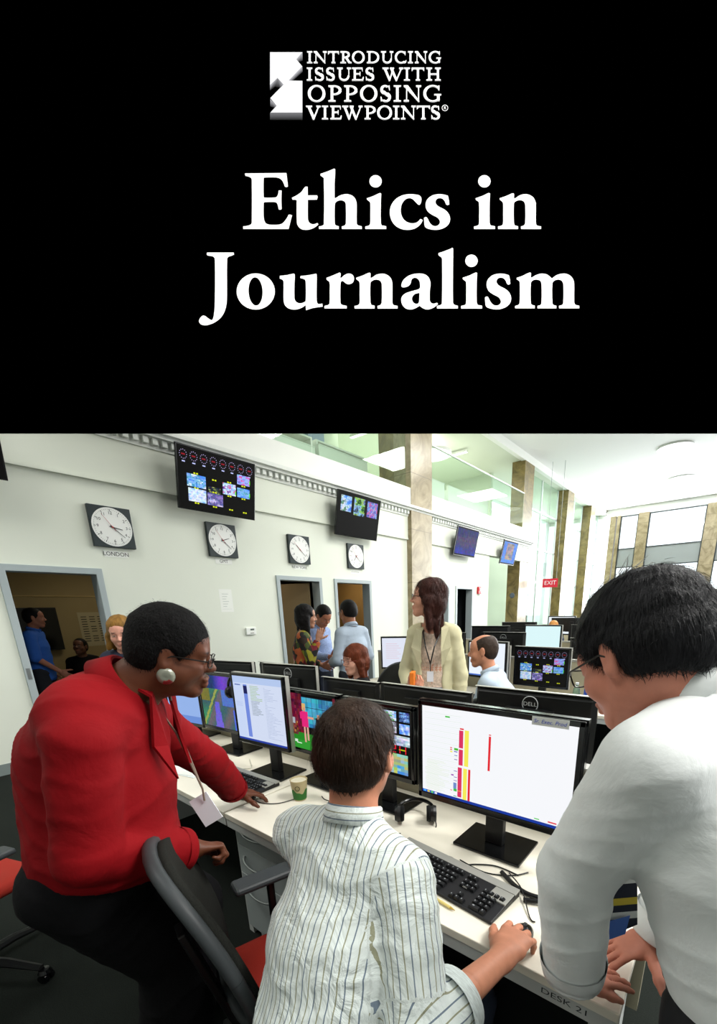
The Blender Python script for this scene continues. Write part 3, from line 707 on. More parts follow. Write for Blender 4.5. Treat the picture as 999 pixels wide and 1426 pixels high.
# ------------------------------------------------------------------ wall clocks
def clock(y, z, label, city, tlabel, hm, sec, gap, rot=0, ts=.062):
    t = thing('wall_clock', label, 'clock', (W+.002, y, z), 0, rot=(rot, 0, 0))
    h = .22
    MB().b2(0, .045, -h, h, -h, h).build('case', mat('clock_case', '#2a3436', .4), t, bevel=.004)
    MB().lathe([(.001, .047), (.198, .047), (.205, .0485), (.208, .045)], n=48, axis='x').build('dial', mat('clock_dial', '#eef0ec', .5), t)
    mb = MB()
    for k in range(60):
        a = PI*2*k/60; L = .012 if k % 5 else .022; r0 = .192
        u = Vector((0, math.sin(a), math.cos(a))); s = Vector((0, math.cos(a), -math.sin(a)))*(.0012 if k % 5 else .003); x = Vector((.0492, 0, 0))
        mb.quad(x+u*r0-s, x+u*r0+s, x+u*(r0-L)+s, x+u*(r0-L)-s)
    mb.build('minute_marks', INK, t)
    vs = []; fs = []
    for k in range(1, 13):
        a = PI*2*k/12; v, f = text_mesh(str(k), .045); b = len(vs); c = V(.0494, .150*math.sin(a), .150*math.cos(a))
        vs += [c+V(0, p[0], p[1]) for p in v]; fs += [tuple(b+i for i in q) for q in f]
    mesh_obj('numerals', vs, fs, INK, t, False)
    def hand(nm, ang, L, w, x, m, tail=.03):
        u = Vector((0, math.sin(ang), math.cos(ang))); s = Vector((0, math.cos(ang), -math.sin(ang))); X = Vector((x, 0, 0)); mb = MB()
        mb.add([X-u*tail-s*w, X-u*tail+s*w, X+u*L+s*w*.6, X+u*L-s*w*.6, X+Vector((.0015, 0, 0))-u*tail-s*w, X+Vector((.0015, 0, 0))-u*tail+s*w, X+Vector((.0015, 0, 0))+u*L+s*w*.6, X+Vector((.0015, 0, 0))+u*L-s*w*.6],
               [(0, 1, 2, 3), (7, 6, 5, 4), (0, 4, 5, 1), (1, 5, 6, 2), (2, 6, 7, 3), (3, 7, 4, 0)])
        return mb.build(nm, m, t)
    hand('hour_hand', 2*PI*hm[0], .105, .005, .051, INK); hand('minute_hand', 2*PI*hm[1], .155, .0035, .0535, INK)
    hand('second_hand', 2*PI*sec, .165, .0018, .056, mat('clock_red', '#b01a1c', .5), .05)
    MB().lathe([(.001, .0585), (.008, .0585), (.008, .05)], n=16, axis='x').build('hub', mat('clock_red', '#b01a1c', .5), t)
    s = thing('paper_label', tlabel, 'label', (W+.002, y, z-gap))
    MB().b2(0, .0015, -.13, .13, -.035, .035).build('strip', mat('label_strip', '#f0f3ec', .7), s); put_text('lettering', city, ts, (.0022, 0, 0), (0, 1, 0), (0, 0, 1), INK, s)
clock(2.115, 2.617, 'square dark wall clock above the LONDON label, nearest the camera', 'LONDON', 'white LONDON label strip under the nearest clock', (.28, .367), .90, .29)
clock(3.50, 2.617, 'square dark wall clock above the GMT label, under the big television', 'GMT', 'white GMT label strip under the second clock', (.197, .367), .90, .275)
clock(4.885, 2.617, 'square dark wall clock above the NEW YORK label', 'NEW YORK', 'NEW YORK label strip over the second doorway', (.864, .367), .87, .275)
clock(6.26, 2.617, 'farthest square dark wall clock, above the third doorway', 'LOS ANGELES', 'small label strip under the farthest clock', (.614, .367), .88, .275, ts=.036)

# ------------------------------------------------------------------ screens: coloured tiles that give off light
def screen_mesh(name, w, h, rects, parent, org, xd, zd, emit=1.0, base=(.0, .0, .0)):
    xd = V(*xd); zd = V(*zd); nn = nrm(np.cross(xd, zd)); vs = []; fs = []; cs = []
    def q(u0, v0, u1, v1, c, k):
        b = len(vs)
        for u, v in ((u0, v0), (u1, v0), (u1, v1), (u0, v1)): vs.append(V(*org)+xd*(u-.5)*w+zd*(v-.5)*h+nn*k*.00025); cs.append(lin(c))
        fs.append((b, b+1, b+2, b+3))
    q(0, 0, 1, 1, base, 0)
    for k, r in enumerate(rects): q(*r[:5], 1+min(k, 400)*.004 if len(r) < 6 else r[5])
    return mesh_obj(name, vs, fs, mat('lit_screen_%.2f' % emit, '#ffffff', .6, spec=.05, emit=emit, usecol=True), parent, False, col=np.array(cs))
def pix(u0, v0, u1, v1, nx, ny, pal, rs, grad=None, k=2):
    """a small moving picture: blocks of the palette colours"""
    out = []; r = np.random.RandomState(rs)
    nx = int(nx*1.5); ny = int(ny*1.5); g = grad or pal; A = r.uniform(.6, 2.2, 6); ph = r.uniform(0, 6, 6)
    for i in range(nx):
        for j in range(ny):
            u, v = i/nx, j/ny; t = (.5+.28*math.sin(5*A[0]*u+3*A[1]*v+ph[0])+.22*math.sin(9*A[2]*v-4*A[3]*u+ph[1])+r.uniform(-.22, .22))
            if grad: t = v*.8+.2*t
            t = min(.999, max(0, t))*(len(g)-1); k0 = int(t); c = [x*(1-t+k0)+y*(t-k0) for x, y in zip(g[k0], g[min(k0+1, len(g)-1)])]
            c = tuple(min(1, max(0, x+r.uniform(-.06, .06))) for x in c)
            out.append((u0+(u1-u0)*i/nx, v0+(v1-v0)*j/ny, u0+(u1-u0)*(i+1)/nx, v0+(v1-v0)*(j+1)/ny, c, k))
    return out
BL = (.25, .5, .95); LB = (.55, .75, .98); WH = (.9, .93, .98); NV = (.05, .1, .3); PK = (.85, .35, .6); GR = (.3, .75, .3); YL = (.85, .9, .1); RD = (.85, .12, .15); DG = (.1, .3, .15)
def multiview(rs=1):
    R = []
    for i in range(8):                                   # ring of dots round each little clock
        cx, cy = .07+.122*i, .865
        for k in range(12):
            a = PI*2*k/12; x, y = cx+.042*math.cos(a), cy+.07*math.sin(a); R.append((x-.0035, y-.006, x+.0035, y+.006, (.75, .7, .9), 2))
        R.append((cx-.022, cy-.012, cx+.022, cy+.012, (.55, .08, .14), 2)); R.append((cx-.018, .745, cx+.018, .765, (.75, .78, .98), 2))
    T = [(.10, .375, .33, .58, (BL, LB, (.2, .55, .75), WH)), (.36, .33, .52, .44, (NV, (.1, .12, .1), (.6, .65, .4))), (.55, .36, .73, .56, (PK, LB, WH, (.4, .2, .6))), (.75, .59, .93, .76, ((.5, .4, .8), LB, (.7, .6, .95), PK)),
         (.75, .36, .93, .53, (BL, LB, (.3, .6, .7))), (.11, .13, .33, .35, (LB, WH, (.7, .8, .95))), (.345, .12, .55, .33, ((.8, .75, .95), (.3, .3, .55), (.6, .5, .8)))]
    for j, (a, b, c, d, pal) in enumerate(T): R += pix(a, b, c, d, 9, 6, pal, rs+j)
    for (x, y) in ((.21, .60), (.44, .56), (.64, .58), (.21, .36), (.44, .35), (.64, .34), (.84, .57), (.84, .34), (.21, .11), (.44, .10), (.66, .10), (.86, .09)):
        R.append((x-.028, y-.012, x-.006, y+.012, YL, 4)); R.append((x+.004, y-.012, x+.026, y+.012, YL, 4))
    for (x, y) in ((.925, .62), (.925, .39), (.72, .38)): R.append((x, y, x+.012, y+.07, (.35, .9, .1), 4))
    return R
def tv(x, y, z, w, h, label, rects, rz=math.radians(90), tilt=-12, emit=1.0, group=None):
    # rz 90 deg turns the local -y face to +x
    t = thing('wall_television', label, 'television', (x, y, z), rot=(math.radians(0), 0, rz))
    T = Matrix.Rotation(math.radians(-tilt), 4, 'X')
    mb = MB(); mb.T = T; mb.box((0, 0, 0), (w, .035, h)); mb.box((0, .035, 0), (w*.7, .04, h*.6)); mb.build('casing', M_gloss, t, bevel=.004)
    o = screen_mesh('screen', w-.03, h-.03, rects, t, (0, -.0185, 0), (1, 0, 0), (0, 0, 1), emit); o.data.transform(T)
    mb = MB(); mb.T = T; mb.box((0, .07, 0), (.12, .05, .2)); mb.T = None; mb.b2(-.035, .035, .06, .19, -.03, .03); mb.b2(-.10, .10, .18, .20, -.12, .12); mb.build('wall_bracket', M_dark, t)
    return t
tv(-5.62, 3.41, 3.265, 1.10, .71, 'big wall television showing rows of small clocks and news tiles above the GMT clock', multiview(3), emit=1.1)
tv(-5.66, 6.18, 3.275, 1.13, .71, 'wall television with three bright pictures on a black screen above the farther clocks', pix(.06, .56, .30, .92, 8, 8, (BL, LB, WH, (.3, .5, .4)), 11)+pix(.36, .52, .62, .94, 8, 8, (DG, (.6, .8, .3), LB, (.1, .1, .15)), 12)+pix(.68, .54, .94, .92, 8, 8, ((.4, .3, .7), LB, PK, BL), 13))
tv(-5.66, 10.27, 3.25, 1.13, .68, 'wall television with a blue picture just right of the tall pillar', pix(.02, .05, .98, .95, 12, 8, (NV, (.2, .15, .5), (.15, .25, .7), (.5, .4, .45)), 14, grad=[(.15, .2, .75), (.2, .2, .5), (.3, .25, .4), (.12, .15, .4), (.1, .12, .5)]))
tv(-5.66, 12.98, 3.22, 1.05, .68, 'farthest wall television with a pale blue picture beside the second pillar', pix(.03, .05, .97, .95, 9, 7, ((.3, .5, .9), (.35, .6, .95)), 15)+pix(.25, .2, .75, .9, 5, 6, ((.5, .5, .5), (.75, .65, .6), (.4, .45, .6)), 16, k=3))
tv(-5.62, .68, 3.23, 1.10, .68, 'black wall television cut off by the left edge of the picture', multiview(5), emit=.3)

# small things on the wall
t = thing('thermostat', 'small white thermostat with a dark display on the wall left of the second doorway', 'thermostat', (W, 3.80, 1.345))
MB().b2(0, .03, -.085, .085, -.055, .055).build('case', mat('thermostat_white', '#eef1ec', .4), t, bevel=.006)
MB().b2(.03, .032, -.015, .05, .012, .036).build('display', mat('lcd_grey', '#55605c', .3), t); MB().b2(.03, .034, -.02, .04, -.035, -.022).build('button', M_silver, t)
t = thing('notice_sheet', 'faint white notice sheet taped to the wall above the thermostat', 'notice', (W, 3.46, 1.80))
MB().b2(0, .0012, -.10, .10, -.16, .16).build('sheet', mat('notice_paper', '#eef1ea', .7), t)
mb = MB(); [mb.b2(.0013, .0018, -.06, .04-.02*(i % 3), .09-.035*i, .098-.035*i) for i in range(6)]; mb.b2(.0013, .0018, -.075, .075, -.12, -.117); mb.build('printed_lines', mat('pale_print', '#c6ccc6', .7), t)
t = thing('fire_alarm', 'small red fire alarm on the white wall beside the far dark doorway', 'fire alarm', (W, 11.45, 2.10))
MB().b2(0, .06, -.09, .09, -.10, .10).build('case', mat('alarm_red', '#c01f2a', .4), t, bevel=.008); MB().b2(.06, .075, -.03, .03, -.02, .06).build('strobe', mat('alarm_strobe', '#e9d9d4', .3), t)
t = thing('wall_plaque', 'small dark emblem on the marble pillar beside the recess', 'plaque', (W+.0, 14.3, 2.0))
MB().lathe([(.001, 0), (.07, 0), (.09, .01), (.07, .02)], c=(-.2, .085, 0), n=20, axis='y').build('disc', mat('emblem_blue', '#5a6470', .4), t)
t = thing('exit_sign', 'red exit sign hanging from the ceiling between the marble pillars', 'exit sign', (-5.33, 16.0, 2.42), math.radians(20))
MB().b2(-.26, .26, -.03, .03, -.15, .15).build('case', mat('exit_red', '#d02038', .5), t); put_text('lettering', 'EXIT', .20, (0, -.032, 0), (1, 0, 0), (0, 0, 1), WHITE_INK, t)
MB().cyl((-.2, 0, .15), (-.2, 0, 3.9), .006).cyl((.2, 0, .15), (.2, 0, 3.9), .006).build('suspension_rod', M_steel, t)
# the dim room on the left
t = thing('wall_screen', 'dark switched-off screen on the back wall of the dim room', 'screen', (-8.55, 1.77, 1.45))
MB().b2(0, .05, -.26, .26, -.33, .33).build('casing', M_dark, t, bevel=.005); MB().b2(.05, .052, -.24, .24, -.31, .31).build('screen', M_gloss, t)
t = thing('schedule_sheet', 'printed schedule sheet pinned to the back wall of the dim room', 'notice', (-8.59, 2.52, 1.42))
MB().b2(0, .002, -.2, .2, -.28, .28).build('sheet', mat('dim_paper', '#b5aa88', .8), t)
mb = MB(); [mb.b2(.0022, .003, -.16+.12*j, -.08+.12*j, .2-.04*i, .212-.04*i) for i in range(11) for j in range(3) if (i*j) % 4 != 3]; mb.build('printed_lines', INK, t)
t = thing('framed_picture', 'lit yellow notice on the back wall seen through the third doorway', 'picture', (-7.88, 7.0, 1.5)); MB().b2(0, .03, -.16, .16, -.22, .22).build('frame', mat('yellow_notice', '#e0cf9a', .5), t); MB().b2(.03, .032, -.12, .12, -.17, .17).build('print', mat('yellow_print', '#d6b96b', .6), t)
t = thing('notice_sheet', 'white sheet on the side wall inside the second doorway', 'notice', (-6.9, 3.76, 1.45)); MB().b2(-.11, .11, -.05, -.045, -.2, .2).build('sheet', mat('label_paper', '#dfe6e6', .7), t); MB().b2(-.08, .08, -.044, -.043, .12, .14).build('printed_lines', INK, t)
# ------------------------------------------------------------------ desks
M_top = mat('cream_laminate', '#e9e4d4', .42, 0, .4, noise=(3, .01)); M_edge = mat('grey_laminate_edge', '#bfc3c0', .5); M_cab = mat('grey_cabinet', '#a3abab', .45, 0, .4)
M_panel = mat('beige_partition', '#a49e86', .7, bump=(300, .2, .001))
DZ = .74
def desk(x0, x1, y0, y1, label, legs=True, screen_side='back', edge=None, pan=True):
    t = thing('desk', label, 'desk', (x0, y0, 0)); L = x1-x0; D = y1-y0
    MB().b2(0, L, 0, D, DZ-.028, DZ).build('worktop', M_top, t, bevel=.003)
    MB().b2(.0, L, .004, .022, DZ-.07, DZ-.028).build('front_rail', M_edge, t, bevel=.002)
    for xx in ([.03, L-.07] if L < 2.2 else [.03, L/2, L-.07]):
        MB().b2(xx, xx+.04, .08, D-.05, 0, DZ-.028).build('leg_panel', M_edge, t, bevel=.002)
    if pan: MB().b2(.03, L-.03, D-.06, D-.04, .12, DZ-.03).build('modesty_panel', M_dark, t)
    return t
DK = desk(-1.66, -.055, .83, 1.50, 'cream worktop desk marked DESK 21 where the two men work')
put_text('desk_number', 'DESK 21', .023, (1.49, .0035, DZ-.047), (1, 0, 0), (0, 0, 1), INK, DK, sx=1.35)
mb = MB(); mb.b2(1.12, 1.14, -.0, .01, .60, .63); mb.build('bracket', M_steel, DK)
MB().b2(1.0, 1.55, .1, .12, .2, .70).build('front_panel', M_dark, DK)
desk(-3.35, -1.67, .83, 1.50, 'cream worktop desk on the left where the woman in red leans her hand')
desk(-3.3, -.055, 1.56, 2.22, 'facing cream desk behind the row of monitors')
t = thing('desk_partition', 'low beige partition between the two facing desk rows', 'partition', (-3.3, 1.505, 0)); MB().b2(0, 3.25, 0, .05, .1, 1.02).build('panel', M_panel, t); MB().b2(0, 3.25, -.004, .054, 1.02, 1.035).build('cap', M_silver, t)
# pedestal with three drawers
t = thing('drawer_pedestal', 'grey three-drawer pedestal under the desk beside the seated man', 'cabinet', (-1.72, .90, 0))
MB().b2(0, .40, .015, .52, .05, .695).build('carcass', M_cab, t, bevel=.003)
for i, (z0, z1) in enumerate([(.535, .69), (.375, .53), (.055, .37)]):
    d = MB().b2(.004, .396, 0, .016, z0, z1).build('drawer', M_cab, t, bevel=.003)
    zz = z1-.05; pts = [(.06+.105*(1-math.cos(PI*k/10)), -.002-.030*math.sin(PI*k/10), zz-.02*math.sin(PI*k/10)) for k in range(11)]
    MB().tube(pts, .006, 8).build('handle', M_steel, d, smooth=True)
for (a, b) in ((.04, .05), (.36, .05), (.04, .47), (.36, .47)): MB().cyl((a-.012, b, .025), (a+.012, b, .025), .025).build('caster', M_dark, t)

# ------------------------------------------------------------------ monitors
M_logo = mat('logo_grey', '#c9ccce', .5)
def monitor(x, y, zb, w, h, rz, label, rects, base=(.0, .0, .0), emit=1.0, logo=False, tilt=0, silver=True, group=None, desk_z=DZ, bez=.016, tag_txt=None, logo_x=0, botb=None):
    t = thing('computer_monitor', label, 'monitor', (x, y, desk_z+.001), rz, group); zc = zb-desk_z+h/2; botb = botb or bez*1.4
    T = Matrix.Translation((0, 0, zc))@Matrix.Rotation(math.radians(tilt), 4, 'X')
    mb = MB(); mb.T = T
    for (a, b, c, d) in ((-w/2, w/2, h/2-bez, h/2), (-w/2, w/2, -h/2, -h/2+botb), (-w/2, -w/2+bez, -h/2, h/2), (w/2-bez, w/2, -h/2, h/2)): mb.b2(a, b, -.020, .0, c, d)
    mb.build('bezel', M_gloss, t, bevel=.003)
    sc = screen_mesh('screen', w-2*bez, h-bez-botb, rects, t, (0, -.016, (botb-bez)/2), (1, 0, 0), (0, 0, 1), emit, base); sc.data.transform(T)
    mb = MB(); mb.T = T
    mb.add([(-w/2, 0, -h/2), (w/2, 0, -h/2), (w/2, 0, h/2), (-w/2, 0, h/2), (-w/2+.02, .022, -h/2+.02), (w/2-.02, .022, -h/2+.02), (w/2-.02, .022, h/2-.02), (-w/2+.02, .022, h/2-.02)],
           [(0, 1, 2, 3), (7, 6, 5, 4), (0, 4, 5, 1), (1, 5, 6, 2), (2, 6, 7, 3), (3, 7, 4, 0)]); mb.b2(-.11, .11, .02, .045, -.13, .10); mb.build('back_cover', M_dark, t, bevel=.002)
    if silver:
        M_et = M_silver if silver is True or silver == 'top' else M_gloss
        mb = MB(); mb.T = T; e = .003
        for (a, b, c, d) in ((-w/2-e, w/2+e, h/2, h/2+e), (-w/2-e, w/2+e, -h/2-e, -h/2), (-w/2-e, -w/2, -h/2, h/2), (w/2, w/2+e, -h/2, h/2)): mb.b2(a, b, -.004, .020, c, d) if (silver != 'top' or c > 0 and b > a+.1) else None
        mb.build('edge_trim', M_et, t)
    mb = MB(); mb.b2(-.035, .035, .045, .075, .012, zc+.06); mb.build('stand', M_dark, t, bevel=.004)
    mb = MB(); mb.b2(-.13, .13, -.03, .16, 0, .012); mb.build('foot', M_gloss, t, bevel=.004)
    if logo:
        r = .036; mb = MB(); mb.T = T@Matrix.Translation((logo_x, 0, h*.5-.058 if logo is True else logo))
        mb.tube([(r*math.cos(a), .0235, r*math.sin(a)) for a in [2*PI*k/32 for k in range(33)]], .0019, 5, False); lg = mb.build('logo_ring', M_logo, t, smooth=True)
        o = put_text('logo_lettering', 'DELL', .026, (0, .0245, 0), (-1, 0, 0), (0, 0, 1), M_logo, lg, sx=1.1); o.data.transform(mb.T)
    if tag_txt:
        mb = MB(); mb.T = T; mb.b2(w/2-.155, w/2-.045, -.0225, -.0215, h/2-.028, h/2-.001); s = mb.build('name_strip', mat('strip_paper', '#c4cac8', .6), t)
        o = put_text('handwriting', tag_txt, .017, (w/2-.10, -.0232, h/2-.015), (1, 0, .0), (.25, 0, 1), mat('blue_ink', '#2c46b8', .6), s); o.data.transform(T)
    return t
def sheet_rects():                                      # the coloured schedule on the big screen
    R = [(0, 0, 1, .030, (.08, .22, .62)), (.0, 0, .10, .028, (.1, .3, .8))]
    R += [(.01+.03*i, .004, .03+.03*i, .026, c, 3) for i, c in enumerate([(.3, .7, 1), (.9, .8, .3), (.4, .8, .4), (.9, .9, .95)])]
    for i in range(40):
        v = .93-.021*i; c = (.93, .95, .97) if i % 3 else (.88, .93, .90)
        R.append((.02, v, .30, v+.004, c, 1)); R.append((.42, v, .95, v+.002, (.96, .97, .985), 1))
    R += [(.18, .905, .215, .92, (.2, .75, .2), 3)]
    pk = (.86, .20, .38); ye = (.96, .92, .35); rd = (.90, .16, .20)
    R += [(.285, .60, .315, .79, pk, 3), (.285, .41, .315, .585, pk, 3), (.29, .80, .318, .815, rd, 3), (.325, .41, .355, .80, ye, 3), (.49, .42, .505, .78, rd, 3), (.49, .79, .505, .80, rd, 3),
          (.28, .12, .31, .385, pk, 3), (.28, .045, .31, .11, pk, 3), (.32, .03, .348, .385, ye, 3), (.356, .03, .372, .385, rd, 3), (.25, .565, .28, .59, (.3, .75, .2), 3), (.25, .545, .275, .555, (.35, .35, .75), 3),
          (.22, .58, .235, .59, rd, 3), (.22, .56, .235, .57, rd, 3), (.22, .535, .238, .55, ye, 3), (.252, .505, .275, .512, (.3, .4, .7), 3), (.252, .46, .275, .467, (.4, .3, .6), 3), (.25, .33, .275, .337, (.4, .3, .7), 3),
          (.23, .275, .25, .29, (.6, .25, .7), 3), (.25, .26, .275, .267, (.4, .3, .7), 3), (.25, .22, .275, .227, (.4, .3, .7), 3), (.248, .13, .272, .20, (.45, .55, .8), 3), (.25, .10, .275, .13, (.25, .75, .3), 3), (.225, .10, .24, .108, rd, 3),
          (.28, .11, .31, .12, (.95, .6, .2), 3), (.25, .04, .275, .05, (.3, .7, .6), 3), (.80, .045, .83, .055, (.3, .8, .3), 3), (.88, .045, .93, .06, (.9, .3, .35), 3)]
    r = np.random.RandomState(4)
    for i in range(26): v = .40-.014*i; R.append((.02+.02*r.rand(), v, .12+.1*r.rand(), v+.005, (.90, .94, .86), 2))
    return R
def doc_rects():
    R = [(0, 0, 1, .03, (.15, .25, .65)), (0, .90, 1, 1, (.72, .80, .95)), (.0, .03, .20, .90, (.80, .86, .98)), (.22, .06, .30, .88, (.45, .55, .88)), (.22, .74, .30, .86, (.1, .12, .35), 3), (.04, .86, .16, .875, (.3, .4, .7), 3)]
    r = np.random.RandomState(2)
    for i in range(34):
        v = .86-.023*i
        if i < 20: R.append((.36, v, .36+.10+.16*r.rand(), v+.007, (.45, .52, .55) if i > 9 else (.6, .75, .35), 3))
        R.append((.64, v-.004, .66+.30*r.rand(), v, (.62, .68, .82), 3))
    R += [(.03, .60-.02*i, .17, .603-.02*i, (.6, .68, .9), 3) for i in range(4)]
    return R
def studio_rects():                                     # pink dress on a red set, green floor
    R = pix(0, .30, .36, 1, 8, 9, ((.42, .06, .18), (.5, .1, .22), (.3, .05, .15), (.45, .12, .2)), 21)+[(0, 0, 1, .30, (.15, .55, .15), 1), (0, .0, 1, .16, (.2, .62, .2), 2)]
    R += pix(.36, .42, .95, .95, 6, 5, ((.25, .62, .78), (.3, .7, .85), (.2, .5, .65)), 22)+[(.36+.098*i, .42, .366+.098*i, .95, (.08, .15, .25), 3) for i in range(7)]+[(.36, .42+.176*i, .95, .43+.176*i, (.08, .15, .25), 3) for i in range(4)]
    R += pix(.95, .3, 1, 1, 1, 6, ((.5, .1, .2), (.35, .05, .15)), 23)+pix(.0, .25, .25, .5, 6, 4, ((.6, .3, .15), (.3, .1, .2), (.8, .5, .3)), 24, k=3)
    R += [(.10, .45, .20, .56, (.7, .72, .75), 4), (.36, .72, .43, .84, (.9, .72, .45), 5), (.385, .70, .42, .77, (.85, .6, .5), 6), (.34, .42, .47, .70, (.93, .15, .50), 5), (.31, .56, .35, .68, (.93, .15, .50), 5), (.46, .58, .58, .62, (.9, .65, .55), 5),
          (.37, .14, .405, .42, (.9, .68, .6), 5), (.43, .18, .465, .42, (.9, .68, .6), 5), (.16, .11, .22, .16, (.85, .95, .85), 5), (.20, .09, .30, .11, (.85, .95, .85), 5), (.62, .44, .72, .62, (.1, .1, .15), 5), (.65, .60, .70, .68, (.8, .6, .5), 6)]
    return R
def road_rects():
    R = []; r = np.random.RandomState(9)
    for i in range(48):
        for j in range(36):
            u, v = (i+.5)/48, (j+.5)/36
            if v > .75: c = (.14+.35*max(0, math.sin(u*6-2.2)), .20+.15*u, .45+.4*max(0, math.sin(u*6-2)))
            else:
                a = u-v*.6; c = (.35+.1*math.sin(a*14), .42, .45) if a > .05 else (.25, .5+.1*math.sin(v*9), .42)
                if abs(u-.40) < .10*(1-v) and v < .5: c = (.50-.1*v, .42, .92)
                if abs(u-.86) < .07 and v < .4: c = (.35, .45, .95)
                if u < .22 and .5 < v < .75: c = (.55-.3*u, .5, .22)
                if abs(a+.02) < .03: c = (.65, .70, .35)
                if u > .55 and .45 < v < .75: c = (.35, .5, .85)
            R.append((i/48, j/36, (i+1)/48, (j+1)/36, tuple(min(1, max(0, x+r.uniform(-.04, .04))) for x in c), 1))
    return R
def grid_rects():
    R = []
    for j, (a, b, c, d, pal) in enumerate([(.52, .83, .80, .97, (PK, LB, WH, GR)), (.84, .83, .98, .97, (LB, NV)), (.25, .84, .48, .97, (DG, (.05, .05, .05), (.3, .4, .2))), (.28, .67, .50, .82, ((.7, .65, .8), LB, WH)), (.54, .65, .80, .81, (WH, (.6, .6, .7), (.2, .2, .25))), (.84, .65, .98, .8, (WH, BL)),
                                           (.02, .40, .62, .63, ((.35, .78, .85), (.4, .8, .82))), (.68, .42, .98, .62, (WH, (.5, .6, .7))), (.02, .05, .38, .36, ((.55, .8, .9), (.75, .85, .9), BL)), (.45, .03, .95, .34, ((.45, .72, .75), (.6, .8, .8), (.75, .75, .35), (.3, .6, .9))), (.02, .67, .22, .95, (LB, WH))]):
        R += pix(a, b, c, d, 7, 5, pal, 40+j)
    for (x, y) in ((.36, .83), (.66, .82), (.38, .645), (.66, .635), (.42, .385), (.88, .41)): R.append((x-.05, y-.008, x+.05, y+.010, YL, 4))
    # red counter digits 0 2 1
    seg = {'0': 'abcdef', '2': 'abged', '1': 'bc', ':': ''}
    def dig(x, ch):
        w, h, y, k = .07, .10, .41-.05, .012; y = .355-.0
        S = {'a': (0, h, w, h+k), 'g': (0, h/2, w, h/2+k), 'd': (0, 0, w, k), 'f': (0, h/2, k, h), 'b': (w-k, h/2, w, h+k), 'e': (0, 0, k, h/2), 'c': (w-k, 0, w, h/2)}
        for q in seg[ch]: a = S[q]; R.append((x+a[0], y+a[1]-.0, x+a[2], y+a[3], (.95, .08, .2), 5))
    R.append((.55, .345, 1, .47, (.01, .01, .01), 4)); dig(.62, '0'); dig(.72, '2'); dig(.78, '1'); dig(.86, '1')
    return R
PI2 = PI
monitor(-.565, 1.235, .895, .585, .385, 0, 'big computer screen with a coloured schedule and a handwritten name strip on its top edge', sheet_rects(), base=(.965, .97, .985), emit=1.0, tag_txt='Sr. Exec. Prod', bez=.018, silver='dark')
monitor(-1.115, 1.285, .905, .405, .325, 0, 'dark screen of small camera pictures with red digits, right of the seated man\'s head', grid_rects(), emit=1.0, silver='dark')
monitor(-1.545, 1.285, .908, .41, .325, 0, 'screen showing a presenter in a pink dress on a green floor', studio_rects(), emit=.9, silver='dark')
monitor(-1.865, 1.215, .915, .42, .385, math.radians(4), 'tall screen showing a pale blue document, behind the paper cup', doc_rects(), base=(.84, .88, .97), emit=.95, bez=.014)
monitor(-2.42, 1.31, .885, .44, .37, math.radians(4), 'screen with a blurred colourful road picture and a headset hung on its corner', road_rects(), emit=.8, silver='dark')
monitor(-2.98, 1.33, .84, .40, .29, math.radians(8), 'small pale blue screen partly behind the face of the woman in red', [(0, 0, 1, .2, (.45, .6, .9))], base=(.62, .75, .98), emit=.85)
# backs of the facing row
G = 'monitors of the facing desk seen from behind'
DEM = [(0, 0, 1, 1, (.75, .8, .9))]
monitor(-.655, 1.84, .875, .56, .355, PI2, 'back of a black monitor with a big round logo above the schedule screen', DEM, logo=True, group=G, emit=.6, silver='top')
monitor(-1.275, 1.87, .86, .60, .325, PI2-.03, 'wide low back of a black monitor in front of the woman in the cream jacket', DEM, group=G, emit=.6, silver='top')
monitor(-1.88, 1.90, .85, .50, .325, PI2, 'back of a black monitor right in front of the red-haired woman', DEM, group=G, emit=.6, silver='top')
monitor(-2.36, 1.80, .88, .52, .375, PI2+.10, 'back of a tilted black monitor with a logo, behind the pale blue document screen', DEM, logo=True, group=G, emit=.6)
monitor(-3.08, 1.80, .90, .44, .34, PI2+.2, 'back of a silver-edged black monitor next to the glasses of the woman in red', DEM, group=G, emit=.6)
monitor(-2.93, 2.10, .88, .46, .32, PI2, 'back of a black monitor with a pale top edge behind the road picture', DEM, group=G, emit=.6, silver='top')

